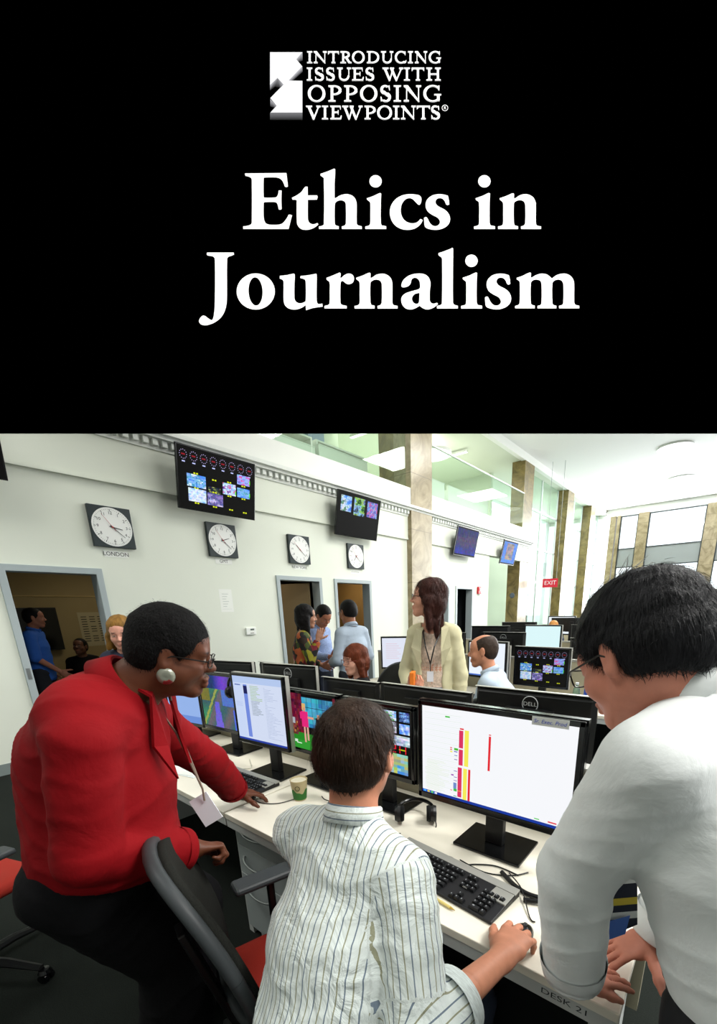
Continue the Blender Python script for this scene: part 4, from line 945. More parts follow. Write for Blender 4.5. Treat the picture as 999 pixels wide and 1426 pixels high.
# keyboards
M_key = mat('key_black', '#17181a', .5, 0, .4); M_kb = mat('keyboard_black', '#1a1b1d', .45)
def keyboard(x, y, rz, label, n100=True):
    t = thing('keyboard', label, 'keyboard', (x, y, DZ+.001), rz)
    w, d = .46, .165
    mb = MB(); mb.add([(-w/2, -d/2, 0), (w/2, -d/2, 0), (w/2, d/2, 0), (-w/2, d/2, 0), (-w/2, -d/2, .010), (w/2, -d/2, .010), (w/2, d/2, .024), (-w/2, d/2, .024)],
                      [(3, 2, 1, 0), (4, 5, 6, 7), (0, 1, 5, 4), (1, 2, 6, 5), (2, 3, 7, 6), (3, 0, 4, 7)]); mb.build('body', M_kb, t, bevel=.003)
    mb = MB(); mb.add([(-w/2, d/2-.028, .0225), (w/2, d/2-.028, .0225), (w/2, d/2+.001, .0255), (-w/2, d/2+.001, .0255), (-w/2, d/2-.028, .016), (w/2, d/2-.028, .016), (w/2, d/2+.001, .016), (-w/2, d/2+.001, .016)],
                      [(0, 1, 2, 3), (7, 6, 5, 4), (0, 4, 5, 1), (1, 5, 6, 2), (2, 6, 7, 3), (3, 7, 4, 0)])
    mb.b2(.165, .228, -.005, .07, .014, .0215); mb.build('silver_strip', M_silver, t, bevel=.001)
    proto = None; u = .0187
    keys = []
    def zz(y): return .011+(y+d/2)*.085
    for r in range(6):
        yy = -.067+.0193*r+(.006 if r == 5 else 0)
        if r == 5: xs = [(-.218, 1)]+[(-.178+u*i, 1) for i in range(4)]+[(-.094+u*i, 1) for i in range(4)]+[(-.010+u*i, 1) for i in range(4)]+[(.078+u*i, 1) for i in range(3)]
        elif r == 0: xs = [(-.214, 1.4), (-.188, 1.2), (-.163, 1.2), (-.098, 5.6), (-.030, 1.2), (-.006, 1.2), (.020, 1.3)]+[(.078+u*i, 1) for i in range(3)]+[(.160, 2), (.188, 1)]
        elif r == 1: xs = [(-.209, 2.0)]+[(-.178+u*i, 1) for i in range(10)]+[(.019, 2.0), (.097, 1)]+[(.151+u*i, 1) for i in range(3)]
        elif r == 2: xs = [(-.212, 1.7)]+[(-.183+u*i, 1) for i in range(11)]+[(.024, 1.4)]+[(.151+u*i, 1) for i in range(3)]
        elif r == 3: xs = [(-.214, 1.4)]+[(-.188+u*i, 1) for i in range(12)]+[(.036, 1)]+[(.078+u*i, 1) for i in range(3)]+[(.151+u*i, 1) for i in range(3)]
        else: xs = [(-.218+u*i, 1) for i in range(13)]+[(.030, 1.7)]+[(.078+u*i, 1) for i in range(3)]+[(.151+u*i, 1) for i in range(4)]
        keys += [(a, yy, b) for a, b in xs]
    meshes = {}
    for a, yy, b in keys[:100]:
        if b not in meshes:
            kw = u*b-.0030; kd = .0158; mb = MB()
            mb.add([(-kw/2, -kd/2, 0), (kw/2, -kd/2, 0), (kw/2, kd/2, 0), (-kw/2, kd/2, 0), (-kw/2+.002, -kd/2+.0015, .008), (kw/2-.002, -kd/2+.0015, .008), (kw/2-.002, kd/2-.003, .009), (-kw/2+.002, kd/2-.003, .009)],
                   [(3, 2, 1, 0), (4, 5, 6, 7), (0, 1, 5, 4), (1, 2, 6, 5), (2, 3, 7, 6), (3, 0, 4, 7)])
            mb.m = 1
            if b < 3: mb.quad((-kw*.22, -.001, .0087), (-kw*.02, -.001, .0087), (-kw*.02, .004, .0089), (-kw*.22, .004, .0089))
            o = mb.build('key', [M_key, mat('key_legend', '#8e9295', .6)], t); meshes[b] = o
        else: o = meshes[b].copy(); link(o); o.parent = t
        o.location = (a+.004, yy, zz(yy))
    return t
KB = keyboard(-.615, 1.012, math.radians(-6), 'black and silver keyboard between the seated man and the schedule screen')
KB2 = copy_tree(KB); KB2.location = (-1.93, 1.075, DZ+.001); KB2.rotation_euler = (0, 0, math.radians(2)); KB2['label'] = 'black and silver keyboard on the left desk under the document screen'
put_text('lettering', 'DELL', .008, (.098, -.020, .0245), (1, 0, 0), (0, 1, .085), M_silver, KB)

def mouse(x, y, rz, label):
    t = thing('computer_mouse', label, 'mouse', (x, y, DZ+.001), rz)
    v, f = field_mesh([ell((0, 0, .012), (.031, .056, .024), k=.01), half((0, 0, .0), (0, 0, -1), .002)], .004); mesh_obj('shell', v, f, M_gloss, t, False, smooth=True)
    MB().lathe([(.001, -.004), (.008, -.003), (.008, .003), (.001, .004)], c=(0, .030, .031), n=14, axis='x').build('scroll_wheel', mat('wheel_grey', '#3c3f42', .6), t); return t
mouse(-1.72, .975, math.radians(-75), 'black mouse on the cream desk beside the left keyboard')
mouse(-.312, .90, math.radians(-8), 'black mouse under the right hand of the seated man')
def cable(pts, r, label, m=None, name='cable', smooth=6):
    P = [Vector(p) for p in pts]; out = []
    for i in range(len(P)-1):
        p0 = P[max(i-1, 0)]; p1 = P[i]; p2 = P[i+1]; p3 = P[min(i+2, len(P)-1)]
        for k in range(smooth):
            s = k/smooth; out.append(.5*((2*p1)+(-p0+p2)*s+(2*p0-5*p1+4*p2-p3)*s*s+(-p0+3*p1-3*p2+p3)*s**3))
    out.append(P[-1]); o = MB().tube(out, r, 8).build(name, m or M_dark, smooth=True); return tag(o, label, 'cable')
z = DZ+.004
cable([(-.72, 1.10, z), (-.66, 1.125, z), (-.60, 1.11, z), (-.56, 1.14, z), (-.50, 1.17, z), (-.42, 1.165, z)], .0025, 'thin black cable looping behind the near keyboard')
cable([(-.62, 1.13, z), (-.52, 1.115, z), (-.44, 1.15, z), (-.40, 1.20, z)], .0022, 'thin black cable beside the foot of the schedule screen')
cable([(-.47, 1.145, z+.004), (-.40, 1.10, z+.004), (-.34, 1.09, z+.004), (-.27, 1.12, z+.004), (-.16, 1.20, z+.004)], .0075, 'thick black cable sleeve right of the near keyboard')
cable([(-.36, 1.055, z+.004), (-.31, 1.075, z+.010), (-.27, 1.13, z+.018), (-.25, 1.2, z+.006)], .0075, 'thick black cable crossing the other by the right end of the desk')
cable([(-.45, 1.16, z), (-.38, 1.09, z+.012), (-.32, 1.0, z), (-.30, .99, z)], .002, 'mouse cable running to the hand of the seated man')
cable([(-1.67, .985, z), (-1.60, .985, z), (-1.53, 1.03, z), (-1.50, 1.12, z)], .0022, 'mouse cable curving beside the paper cup')
cable([(-2.30, 1.12, z), (-2.22, 1.20, z+.01), (-2.12, 1.17, z), (-2.05, 1.22, z), (-2.18, 1.30, z)], .0025, 'white cable looping under the colourful screen', mat('cable_white', '#d8d6c8', .5))
cable([(-1.42, 1.20, z), (-1.36, 1.17, z+.01), (-1.31, 1.20, z), (-1.36, 1.27, z)], .0025, 'small cable coil right of the paper cup')
cable([(-1.02, 1.16, z), (-1.00, 1.12, z), (-.95, 1.12, z), (-.90, 1.15, z)], .0018, 'thin headphone cable left of the black headset')
# paper cup
t = thing('paper_cup', 'paper coffee cup with green leaf band on the left desk', 'cup', (-1.49, 1.125, DZ+.001))
M_cup = mat('cup_paper', '#b9ab84', .6, noise=(30, .06)); mb = MB(); mb.lathe([(.001, 0), (.029, 0), (.030, .002), (.0405, .098), (.042, .101), (.0405, .103), (.038, .100), (.028, .01), (.001, .008)], n=36, caps=False); mb.build('cup', M_cup, t, smooth=True)
mb = MB(); vs = []; n = 48
for k in range(n+1):
    a = 2*PI*k/n; top = .048+.010*math.sin(3*a)+.004*math.sin(7*a)
    for zz_ in (.006, top): r = .0303+.0105*(zz_-.002)/.096+.0006; vs.append((r*math.cos(a), r*math.sin(a), zz_))
mb.add(vs, [(2*k, 2*k+2, 2*k+3, 2*k+1) for k in range(n)]); mb.build('green_band', mat('cup_green', '#2c6a2a', .6), t, smooth=True)
mb = MB(); r = .0372
for k in range(20):
    a = math.radians(-60)+(k-10)*.03; 
mb.tube([((.0365+.0105*0+.0022)*math.cos(-.9+.28*math.cos(q)), (.0387)*math.sin(-.9+.28*math.cos(q)), .068+.011*math.sin(q)) for q in [2*PI*k/20 for k in range(21)]], .0016, 5, False); mb.build('logo_ring', mat('logo_brown', '#4b4a2c', .6), t)
MB().lathe([(.001, .0965), (.0385, .096)], n=30, caps=False).build('lid_film', mat('cup_lid', '#d9d2bb', .5), t)
# headset on the near desk
def headset(loc, rot, label):
    t = thing('headset', label, 'headset', loc, rot=rot)
    mb = MB(); mb.tube([(.078*math.cos(a), .0, .085*math.sin(a)+.04) for a in [PI*k/24 for k in range(25)]], [.006+.003*math.sin(PI*k/24) for k in range(25)], 10); mb.build('headband', M_gloss, t, smooth=True)
    for sg in (-1, 1):
        e = MB().lathe([(.001, -.012), (.030, -.012), (.036, 0), (.033, .012), (.001, .014)], c=(sg*.074, 0, .02), n=24, axis='x').build('ear_cup', M_dark, t, smooth=True)
        MB().lathe([(.016, -.01), (.032, -.01), (.035, 0), (.030, .008), (.016, .008)], c=(sg*.056, 0, .02), n=24, axis='x').build('ear_cushion', M_black2, e, smooth=True)
    MB().tube([(.078, 0, .01), (.085, .03, -.02), (.075, .07, -.045), (.06, .09, -.05)], .0025, 8).build('microphone_boom', M_dark, t, smooth=True)
    return t
headset((-.895, 1.245, DZ+.040), (math.radians(-82), 0, math.radians(35)), 'black headset lying on the desk in front of the schedule screen')
headset((-2.115, 1.262, 1.155), (math.radians(4), math.radians(0), math.radians(25)), 'black headset hung over the corner of the screens with the road picture')
# pen, papers
t = thing('pen', 'yellow and white pen lying on the desk in front of the near keyboard', 'pen', (-.565, .902, DZ+.007), math.radians(-8))
MB().tube([(-.065, 0, 0), (.045, 0, 0)], .0045, 10).build('barrel', mat('pen_yellow', '#d9c77a', .4), t, smooth=True); MB().tube([(.045, 0, 0), (.062, 0, 0)], [.0042, .0008], 10).build('tip', mat('pen_tip', '#b89a3e', .4), t, smooth=True); MB().b2(-.064, -.03, -.001, .001, .004, .007).build('clip', M_silver, t)
t = thing('paper_sheet', 'white paper sheets on the left desk beside the keyboard', 'paper', (-2.35, 1.02, DZ+.001), math.radians(12)); MB().b2(-.15, .15, -.105, .105, 0, .002).build('sheet', mat('label_paper', '#dfe6e6', .7), t)
t2 = MB().b2(-.14, .15, -.10, .11, .0022, .0040).build('sheet', mat('notice_paper', '#eef1ea', .7), t); t2.rotation_euler[2] = .09
tag(box('sticky_note', mat('orange_note', '#e0784a', .7), -1.90, -1.82, 1.17, 1.22, DZ+.001, DZ+.004), 'small orange note under the document screen', 'note')
t = thing('document_stand', 'open white wire document holder at the left of the desk', 'holder', (-2.66, 1.10, DZ+.001), math.radians(10))
mb = MB(); mb.tube([(-.1, 0, .004), (.1, 0, .004), (.1, .08, .15), (-.1, .08, .15), (-.1, 0, .004)], .004, 6); mb.tube([(-.05, .03, .05), (.05, .03, .05)], .004, 6); mb.build('wire_frame', mat('holder_white', '#d6dce6', .4), t)
MB().add([(-.09, -.02, .006), (.09, -.02, .006), (.09, .06, .13), (-.09, .06, .13), (-.09, -.017, .004), (.09, -.017, .004), (.09, .063, .128), (-.09, .063, .128)], [(0, 1, 2, 3), (7, 6, 5, 4), (0, 4, 5, 1), (1, 5, 6, 2), (2, 6, 7, 3), (3, 7, 4, 0)]).build('tray', mat('holder_blue', '#7f93c4', .4), t)

# ------------------------------------------------------------------ chairs
M_mesh = mat('dark_mesh_fabric', '#1f201d', .9, 0, .15, noise=(350, .4), bump=(600, .5, .002)); M_rim = mat('grey_chair_rim', '#34383a', .5, 0, .4); M_red = mat('red_seat_fabric', '#8e2012', .85, bump=(300, .3, .002))
def office_chair(x, y, rz, label, seatm=None, hh=.50, bw=.235, arms=True, z0=.56, rec=14, group=None):
    t = thing('office_chair', label, 'chair', (x, y, 0), rz, group)
    T = Matrix.Translation((0, -.23, z0))@Matrix.Rotation(math.radians(rec), 4, 'X')
    def outline(k, sc): a = 2*PI*k/40; ca, sa = math.cos(a), math.sin(a); return (bw*sc*np.sign(ca)*abs(ca)**.75*(1-.10*sa), hh/2*sc*np.sign(sa)*abs(sa)**.8)
    def curve(u): return .10*(u/bw)**2*.45
    pts = [(outline(k, 1)[0], curve(outline(k, 1)[0]), outline(k, 1)[1]+hh/2) for k in range(41)]
    mb = MB(); mb.T = T; mb.tube(pts, .017, 10, False); rim = mb.build('backrest_rim', M_rim, t, smooth=True, angle=2)
    mb = MB(); mb.T = T; vs = [(0, 0, hh/2)]; fs = []
    for j in (.33, .66, .99):
        for k in range(40): u, w = outline(k, j); vs.append((u, curve(u)+.012, w+hh/2))
    for k in range(40):
        k2 = (k+1) % 40; fs.append((0, 1+k, 1+k2))
        for j in (0, 1): fs.append((1+j*40+k, 1+(j+1)*40+k, 1+(j+1)*40+k2, 1+j*40+k2))
    mb.add(vs, fs); b = mb.build('backrest', M_mesh, t, smooth=True, angle=2); md = b.modifiers.new('s', 'SOLIDIFY'); md.thickness = .022
    mb = MB(); mb.T = T; mb.b2(-.03, .03, -.035, -.015, -.10, .28); mb.T = None; mb.b2(-.03, .03, -.26, -.02, .42, .445); mb.build('back_support', M_dark, t, bevel=.004)
    v, f = field_mesh([rbox((0, .01, .475), (.235, .235, .035), np.eye(3), .035, .01), ell((0, .02, .54), (.17, .17, .04), k=.03, m='s')], .012); mesh_obj('seat', v, f, seatm or M_black2, t, False, smooth=True)
    MB().b2(-.12, .12, -.12, .12, .415, .445).build('seat_plate', M_dark, t, bevel=.006)
    if arms:
        for sg in (-1, 1):
            a = MB().tube([(sg*.20, .0, .44), (sg*.285, .0, .44), (sg*.295, .0, .50), (sg*.295, .0, .66)], .014, 10).build('armrest_post', M_dark, t, smooth=True)
            MB().b2(sg*.295-.04, sg*.295+.04, -.13, .12, .66, .69).build('armrest_pad', M_rim, t, bevel=.014, seg=3)
    MB().lathe([(.028, .10), (.028, .30), (.017, .30), (.017, .42)], n=16).build('gas_lift', M_dark, t, smooth=True)
    for k in range(5):
        a = 2*PI*k/5+.3; c, s = math.cos(a), math.sin(a)
        l = MB().tube([(0, 0, .11), (c*.16, s*.16, .105), (c*.31, s*.31, .075)], [.026, .021, .015], 8).build('base_leg', M_dark, t, smooth=True)
        mb = MB()
        for o_ in (-.014, .014): mb.lathe([(.001, -.009), (.022, -.009), (.025, 0), (.022, .009), (.001, .009)], c=(0, o_, 0), n=18, axis='y')
        mb.lathe([(.012, -.03), (.028, -.0), (.020, .016), (.001, .018)], c=(0, 0, .026), n=14)
        mb.v = [tuple(Vector(p)+Vector((0, 0, 0))) for p in mb.v]
        mb.v = [(p[0]*c-p[1]*s+c*.32, p[0]*s+p[1]*c+s*.32, p[2]+.027) for p in mb.v]; mb.build('caster', M_gloss, t, smooth=True)
    return t
office_chair(-.90, .64, math.radians(-16), 'empty grey-rimmed mesh chair beside the man in the striped shirt', M_red)
office_chair(-.50, .36, math.radians(3), 'red-seated office chair under the man in the striped shirt', M_red, hh=.30, arms=False, z0=.50)
office_chair(-2.47, -.03, math.radians(20), 'black office chair with red seat at the left edge behind the woman in red', M_red)
office_chair(-2.02, 2.47, math.radians(195), 'black high-backed chair behind the red-haired woman', None, hh=.62, bw=.25)
office_chair(-1.35, 3.08, math.radians(10), 'black chair of the bald man in the blue shirt', None, hh=.40, bw=.22)
office_chair(-2.0, 5.25, math.radians(0), 'dark chair back in front of the far white screen', None, hh=.50)

# ------------------------------------------------------------------ desk rows further back
desk(-3.6, .8, 3.55, 4.20, 'cream desk row in front of the bald man')
desk(-3.6, .8, 4.26, 4.9, 'cream desk row facing away behind the bald man\'s desk')
desk(-3.6, .8, 5.70, 6.40, 'farther cream desk row with the large white screen')
desk(-3.6, .8, 6.50, 7.15, 'cream desk row facing away behind the large pale screen')
desk(-3.9, -.6, 8.4, 9.1, 'farthest cream desk row near the marble pillars')
for (x0, yy, L, lab) in ((-3.6, 4.20, 4.4, 'beige partition behind the bald man\'s desk'), (-3.6, 6.42, 4.4, 'beige partition behind the large white screen'), (-3.9, 9.12, 5.1, 'farthest beige partition near the marble pillars')):
    t = thing('desk_partition', lab, 'partition', (x0, yy, 0)); MB().b2(0, L, 0, .05, .1, 1.08).build('panel', M_panel, t); MB().b2(0, L, -.004, .054, 1.08, 1.10).build('cap', M_silver, t)
def M_at(px, py, d): p = at(px, py, d); return p
monitor(-1.80, 3.74, .93, .46, .36, math.radians(-12), 'bright white screen in front of the bald man', [(0, 0, 1, .04, (.3, .45, .8))], base=(.93, .96, 1.0), emit=1.0)
monitor(-1.31, 3.86, .87, .53, .37, math.radians(-4), 'dark screen of small clocks and news tiles right of the bald man', multiview(8), emit=.85)
monitor(-1.90, 4.02, .89, .46, .34, math.radians(-10), 'screen with blue and red stripes just behind the bald man\'s shoulder', [(0, 0, .35, 1, (.15, .3, .6)), (.35, 0, .75, 1, (.55, .1, .2)), (.75, 0, 1, 1, (.1, .1, .15))], emit=.8)
monitor(-2.83, 3.70, .96, .46, .36, math.radians(25), 'white screen with faint pink text beside the man in the light blue shirt', [(.1, .8-.07*i, .4+.05*(i % 3), .81-.07*i, (.9, .7, .75)) for i in range(8)], base=(.90, .92, .98), emit=.95)
monitor(-2.46, 3.86, .80, .42, .34, math.radians(15), 'colourful picture wall screen left of the woman in the cream jacket', pix(.02, .5, .45, .8, 5, 4, (BL, LB, NV), 51)+pix(.5, .45, .98, .75, 6, 4, (YL, GR, LB, (.9, .6, .1)), 52)+pix(.4, .03, .98, .42, 7, 5, (LB, BL, WH, GR), 53)+pix(.02, .05, .35, .45, 4, 4, (NV, LB, PK), 54)+pix(.5, .8, .9, .97, 5, 3, (NV, (.2, .2, .3)), 55), emit=.85)
G3 = 'backs of the monitors in the rear desk rows'
monitor(-2.72, 4.50, .98, .50, .34, PI+.05, 'back of a black monitor above the colourful picture wall screen', DEM, group=G3, emit=.5, logo=True, silver='top')
monitor(-1.98, 4.52, .99, .50, .34, PI, 'back of a black monitor with a logo above the bald man\'s white screen', DEM, group=G3, emit=.5, logo=True, silver='top')
monitor(-2.25, 4.72, 1.05, .50, .34, PI, 'back of a black monitor behind the hair of the woman in the cream jacket', DEM, group=G3, emit=.5, silver='top')
monitor(-.98, 4.55, .92, .56, .36, PI, 'back of a black monitor beside the hair of the white-shirted man', DEM, group=G3, emit=.5, silver='top')
monitor(-2.03, 5.95, .99, .54, .36, math.radians(-6), 'large pale screen in the middle distance with a dark chair back before it', [(0, 0, .55, .10, (.35, .6, .9))], base=(.86, .97, .98), emit=1.0)
monitor(-2.75, 6.85, 1.0, .60, .36, PI, 'back of a wide black monitor left of the large pale screen', DEM, group=G3, emit=.5, silver='top')
monitor(-1.50, 6.30, 1.0, .50, .34, PI, 'back of a black monitor right of the large pale screen', DEM, group=G3, emit=.5, silver='top')
monitor(-2.35, 8.5, 1.12, .8, .26, PI, 'low black monitor back above the large pale screen', DEM, group=G3, emit=.5, desk_z=.74, silver='top')
monitor(-2.60, 8.65, 1.05, .55, .36, math.radians(-8), 'farthest pale screen behind the small blonde head', [], base=(.93, .96, .99), emit=1.0)
monitor(-2.0, 8.75, 1.0, .7, .36, math.radians(170), 'dark grey monitor back right of the farthest pale screen', DEM, group=G3, emit=.5, silver='top')
monitor(-2.62, 5.9, .9, .40, .30, math.radians(10), 'small dark screen of blue pictures behind the bald man\'s head', pix(.3, .1, .9, .9, 4, 5, ((.4, .6, .9), (.8, .9, 1), (.05, .1, .2)), 61), emit=.9)
# folders and bottle by the glasses of the man in white
cs = ['#2d4fae', '#d9dde2', '#1c1f24', '#8fa1b8', '#c8ccd0', '#a9692e', '#e7e9ec']
nm = ['blue', 'white', 'black', 'grey blue', 'pale grey', 'tan brown', 'white glossy']
for i in range(7):
    o = box('folder', mat('folder_%d' % i, cs[i], .5), -.03*0, .026, -.14, .14, 0, .27-.012*(i % 3)); o.location = (-.86+.034*i, 3.80, DZ+.002); o.rotation_euler = (0, math.radians(4), math.radians(-8))
    tag(o, '%s folder in the row on the rear desk by the white-shirted man' % nm[i], 'folder', 'folders standing on the rear desk')
t = thing('water_bottle', 'clear green-tinted water bottle between the clock-tile screen and the folders', 'bottle', (-.95, 3.75, DZ+.002))
MB().lathe([(.001, 0), (.031, 0), (.032, .01), (.030, .06), (.032, .13), (.024, .17), (.012, .19), (.012, .205)], n=24).build('bottle', mat('bottle_green', '#7fa086', .15, alpha=.6), t, smooth=True); MB().lathe([(.014, .200), (.014, .218), (.001, .219)], n=18).build('cap', mat('cap_white', '#dfe3e0', .4), t)
tag(box('sticky_note', mat('yellow_note', '#d9cc3a', .7), -1.62, -1.50, 3.58, 3.66, DZ+.002, DZ+.006), 'yellow note on the desk beside the bald man\'s hand', 'note')
t = thing('keyboard', 'dark keyboard on the desk under the bald man\'s white screen', 'keyboard', (-1.75, 3.62, DZ+.001), math.radians(-12)); MB().b2(-.2, .2, -.07, .07, 0, .02).build('body', M_kb, t, bevel=.003)
mb = MB(); [mb.b2(-.19+.027*i, -.168+.027*i, -.06+.024*j, -.04+.024*j, .02, .026) for i in range(14) for j in range(5)]; o = mb.build('keys', M_key, t); o['kind'] = 'stuff'
SK1 = '#c58f74'; ra0 = (.046, .038, .027)
M_blackcloth = mat('black_cloth', '#0d0d0f', .85, 0, .15, bump=(90, .3, .004)); M_shoe = mat('black_shoe', '#101011', .35)
M_frame_g = mat('glasses_frame', '#1d1a18', .3, .3)
# ---------- man in the striped shirt
def stripe_mat():
    m = bpy.data.materials.new('striped_cotton'); m.use_nodes = True; N = m.node_tree.nodes; L = m.node_tree.links; b = N['Principled BSDF']
    a = N.new('ShaderNodeAttribute'); a.attribute_name = 'st'
    mu = N.new('ShaderNodeMath'); mu.operation = 'MULTIPLY'; mu.inputs[1].default_value = 72; L.new(a.outputs['Fac'], mu.inputs[0])
    fr = N.new('ShaderNodeMath'); fr.operation = 'FRACT'; L.new(mu.outputs[0], fr.inputs[0])
    lt = N.new('ShaderNodeMath'); lt.operation = 'LESS_THAN'; lt.inputs[1].default_value = .17; L.new(fr.outputs[0], lt.inputs[0])
    mu2 = N.new('ShaderNodeMath'); mu2.operation = 'MULTIPLY'; mu2.inputs[1].default_value = .5; L.new(mu.outputs[0], mu2.inputs[0])
    f2 = N.new('ShaderNodeMath'); f2.operation = 'FRACT'; L.new(mu2.outputs[0], f2.inputs[0]); g2 = N.new('ShaderNodeMath'); g2.operation = 'GREATER_THAN'; g2.inputs[1].default_value = .5; L.new(f2.outputs[0], g2.inputs[0])
    c = N.new('ShaderNodeMix'); c.data_type = 'RGBA'; L.new(g2.outputs[0], c.inputs[0]); c.inputs[6].default_value = (*lin('#6c7a88'), 1); c.inputs[7].default_value = (*lin('#8f9078'), 1)
    mx = N.new('ShaderNodeMix'); mx.data_type = 'RGBA'; L.new(lt.outputs[0], mx.inputs[0]); mx.inputs[6].default_value = (*lin('#d4dcd9'), 1); L.new(c.outputs[2], mx.inputs[7]); L.new(mx.outputs[2], b.inputs['Base Color'])
    b.inputs['Roughness'].default_value = .8; b.inputs['Specular IOR Level'].default_value = .2
    tc = N.new('ShaderNodeTexCoord'); nz = N.new('ShaderNodeTexNoise'); nz.inputs['Scale'].default_value = 14; nz.inputs['Detail'].default_value = 4; nz.inputs['Distortion'].default_value = 1.5; L.new(tc.outputs['Object'], nz.inputs[0])
    bp = N.new('ShaderNodeBump'); bp.inputs['Strength'].default_value = .6; bp.inputs['Distance'].default_value = .02; L.new(nz.outputs[0], bp.inputs['Height']); L.new(bp.outputs[0], b.inputs['Normal'])
    return m
M_stripe = stripe_mat()
M_stripe_cuff = mat('cuff_cotton', '#c3ccca', .8, noise=(60, .2, (1, 6, 1)))
J = dict(pel=V(-.50, .36, .56), che=V(-.575, .50, .88), nb=V(-.612, .605, 1.125), hd=V(-.634, .655, 1.283), f=V(-.25, .95, -.12), u=V(-.05, .18, 1),
         sL=V(-.775, .575, 1.065), sR=V(-.452, .585, 1.055), eL=V(-.93, .72, .84), wL=V(-.90, .99, .79), eR=V(-.335, .47, .85), wR=V(-.305, .775, .790), fw=V(0, 1, 0),
         hL=V(-.65, .36, .54), kL=V(-.70, .84, .52), aL=V(-.70, .90, .10), hR=V(-.46, .36, .54), kR=V(-.42, .84, .52), aR=V(-.42, .92, .10),
         handL=dict(d=V(.35, .9, -.12), n=V(.1, 0, -1), s=V(1, -.3, 0), curl=(.35, .5, .3)), handR=dict(d=V(.02, .98, .05), n=V(0, .05, -1), s=V(-1, 0, -.1), curl=(.45, .55, .35), th=(.6, .3), sc=1.08))
J['side'] = V(1, .03, 0)
bk = ((.165, .13), (.160, .125), (.160, .108)); ra = (.048, .040, .028)
person(J, dict(rl=(.066, .052, .036), strands=dict(n=9000, L=.024, w=.0006, seed=2, grav=.6, out=.1), skin='#c38468', hs=.975, h=(.012, .0045, .0035, .007), bulk=bk, ra=ra, nr=.054, jawc='#8d6a58', hair=short_hair('h', hairmat('dark_brown', '#2a1a10', (1, 1, .25)), t=.013, h=.004, nape=-.105, amp=.0022, front=.05),
    clothes=[standard_shirt(J, bk, ra, M_stripe, inf=.016, sleeve=.38, hem=.12, amp=.0042, slack=(.019, .022, .026), neckr=.060, seed=4, stripe=True),
             standard_pants(J, ((.150, .115), (.150, .115), (.15, .11)), mat('navy_trousers', '#1c2433', .8), rl=(.072, .056, .04))],
    extras=[collar(J, M_stripe, r=.0585, h=.026, drop=-.004, leaf=.036, flare=.010, th=.002), cuff(M_stripe_cuff, ra, (0, 0, .026), .38, L=.04, ext=.006), shoes(J, M_shoe)]),
    'person seated with back to us in a white striped shirt, one hand on the mouse')
# ---------- man in the white shirt leaning on the desk end
M_wshirt = mat('white_shirt', '#dfe3e2', .75, 0, .2, bump=(9, .35, .02)); 
J = dict(pel=V(.17, .80, .99), che=V(.075, .81, 1.24), nb=V(-.015, .835, 1.420), hd=V(-.105, .845, 1.545)+CR*-.016+CD*.030, f=V(-.80, .42, -.50), u=V(-.42, .25, 1),
         sL=V(-.055, .655, 1.375), sR=V(.11, .98, 1.375), eL=V(-.150, .705, 1.13), wL=V(-.152, .795, .822), eR=V(.06, 1.04, 1.12), wR=V(-.028, 1.0, .838), fw=V(-.86, .5, 0),
         hL=V(.11, .70, .93), kL=V(.12, .72, .50), aL=V(.20, .72, .10), hR=V(.21, .88, .93), kR=V(.20, .92, .50), aR=V(.26, .92, .10),
         handL=dict(d=V(.62, .72, -.24), n=V(0, -.05, -1), s=V(.75, -.65, .05), curl=(.08, .15, .1), spread=.10, th=(.28, .0), sc=.87), handR=dict(d=V(-.70, -.50, -.46), n=V(-.2, -.2, -1), s=V(.15, -.95, -.15), curl=(.1, .2, .2), spread=.14, th=(1.25, .0), sc=.96))
J['side'] = nrm(V(.5, .85, 0)); bk = ((.165, .12), (.165, .115), (.175, .120)); ra = (.052, .044, .030)
def tie(root, P, B, s, J):
    p0 = J['nb']+V(-.075, .04, -.02); p1 = V(-.10, .835, 1.10); p2 = V(-.088, .815, .955); sd = V(.75, .55, .1); sd = nrm(sd); vs = []; mi = []; fs = []; n = 26
    for i in range(n+1):
        t = i/n; c = lerp(p0, p1, min(t*1.6, 1)) if t < .625 else lerp(p1, p2, (t-.625)/.375)
        w = .018+.026*t if i < n else .004
        vs += [c-sd*w, c+sd*w]
    k2 = [i % 5 for i in range(n)]
    for i in range(n): a = 2*i; fs.append((a, a+1, a+3, a+2)); mi.append([0, 1, 0, 2, 0][k2[i]])
    o = mesh_obj('necktie', vs, fs, [mat('tie_navy', '#1a2030', .6), mat('tie_yellow', '#c7b23c', .6), mat('tie_white', '#cfd2d0', .6)], root, smooth=False, mi=mi); md = o.modifiers.new('s', 'SOLIDIFY'); md.thickness = .006
    mesh_obj('tie_label', [p2+sd*x+V(0, 0, z)+V(.004, -.008, 0) for x, z in ((-.016, .035), (.024, .045), (.020, .0), (-.012, -.012))], [(0, 1, 2, 3)], mat('tie_blue', '#4d72c0', .6), root)
def grey_tuft(root, P, B, s, J):  # pale tuft: highlight on the crown put into the hair colour
    mb = MB(); r = random.Random(3)
    for i in range(60):
        x = r.uniform(-.02, .045); y = r.uniform(-.03, .05); z = .125
        L = r.uniform(.015, .035); mb.tube([P(x, y, z-.012), P(x+r.uniform(-.01, .01), y-.004, z+L*.5), P(x+r.uniform(-.02, .02), y-.02-r.uniform(0, .02), z+L*.8)], [.0010, .0008, .0003], 4)
    o = mb.build('grey_hair_tuft', hairmat('light_grey', '#b9b9b8', (1, 1, .3)), root, world=True); o['label'] = 'light grey tuft of hair on the crown'
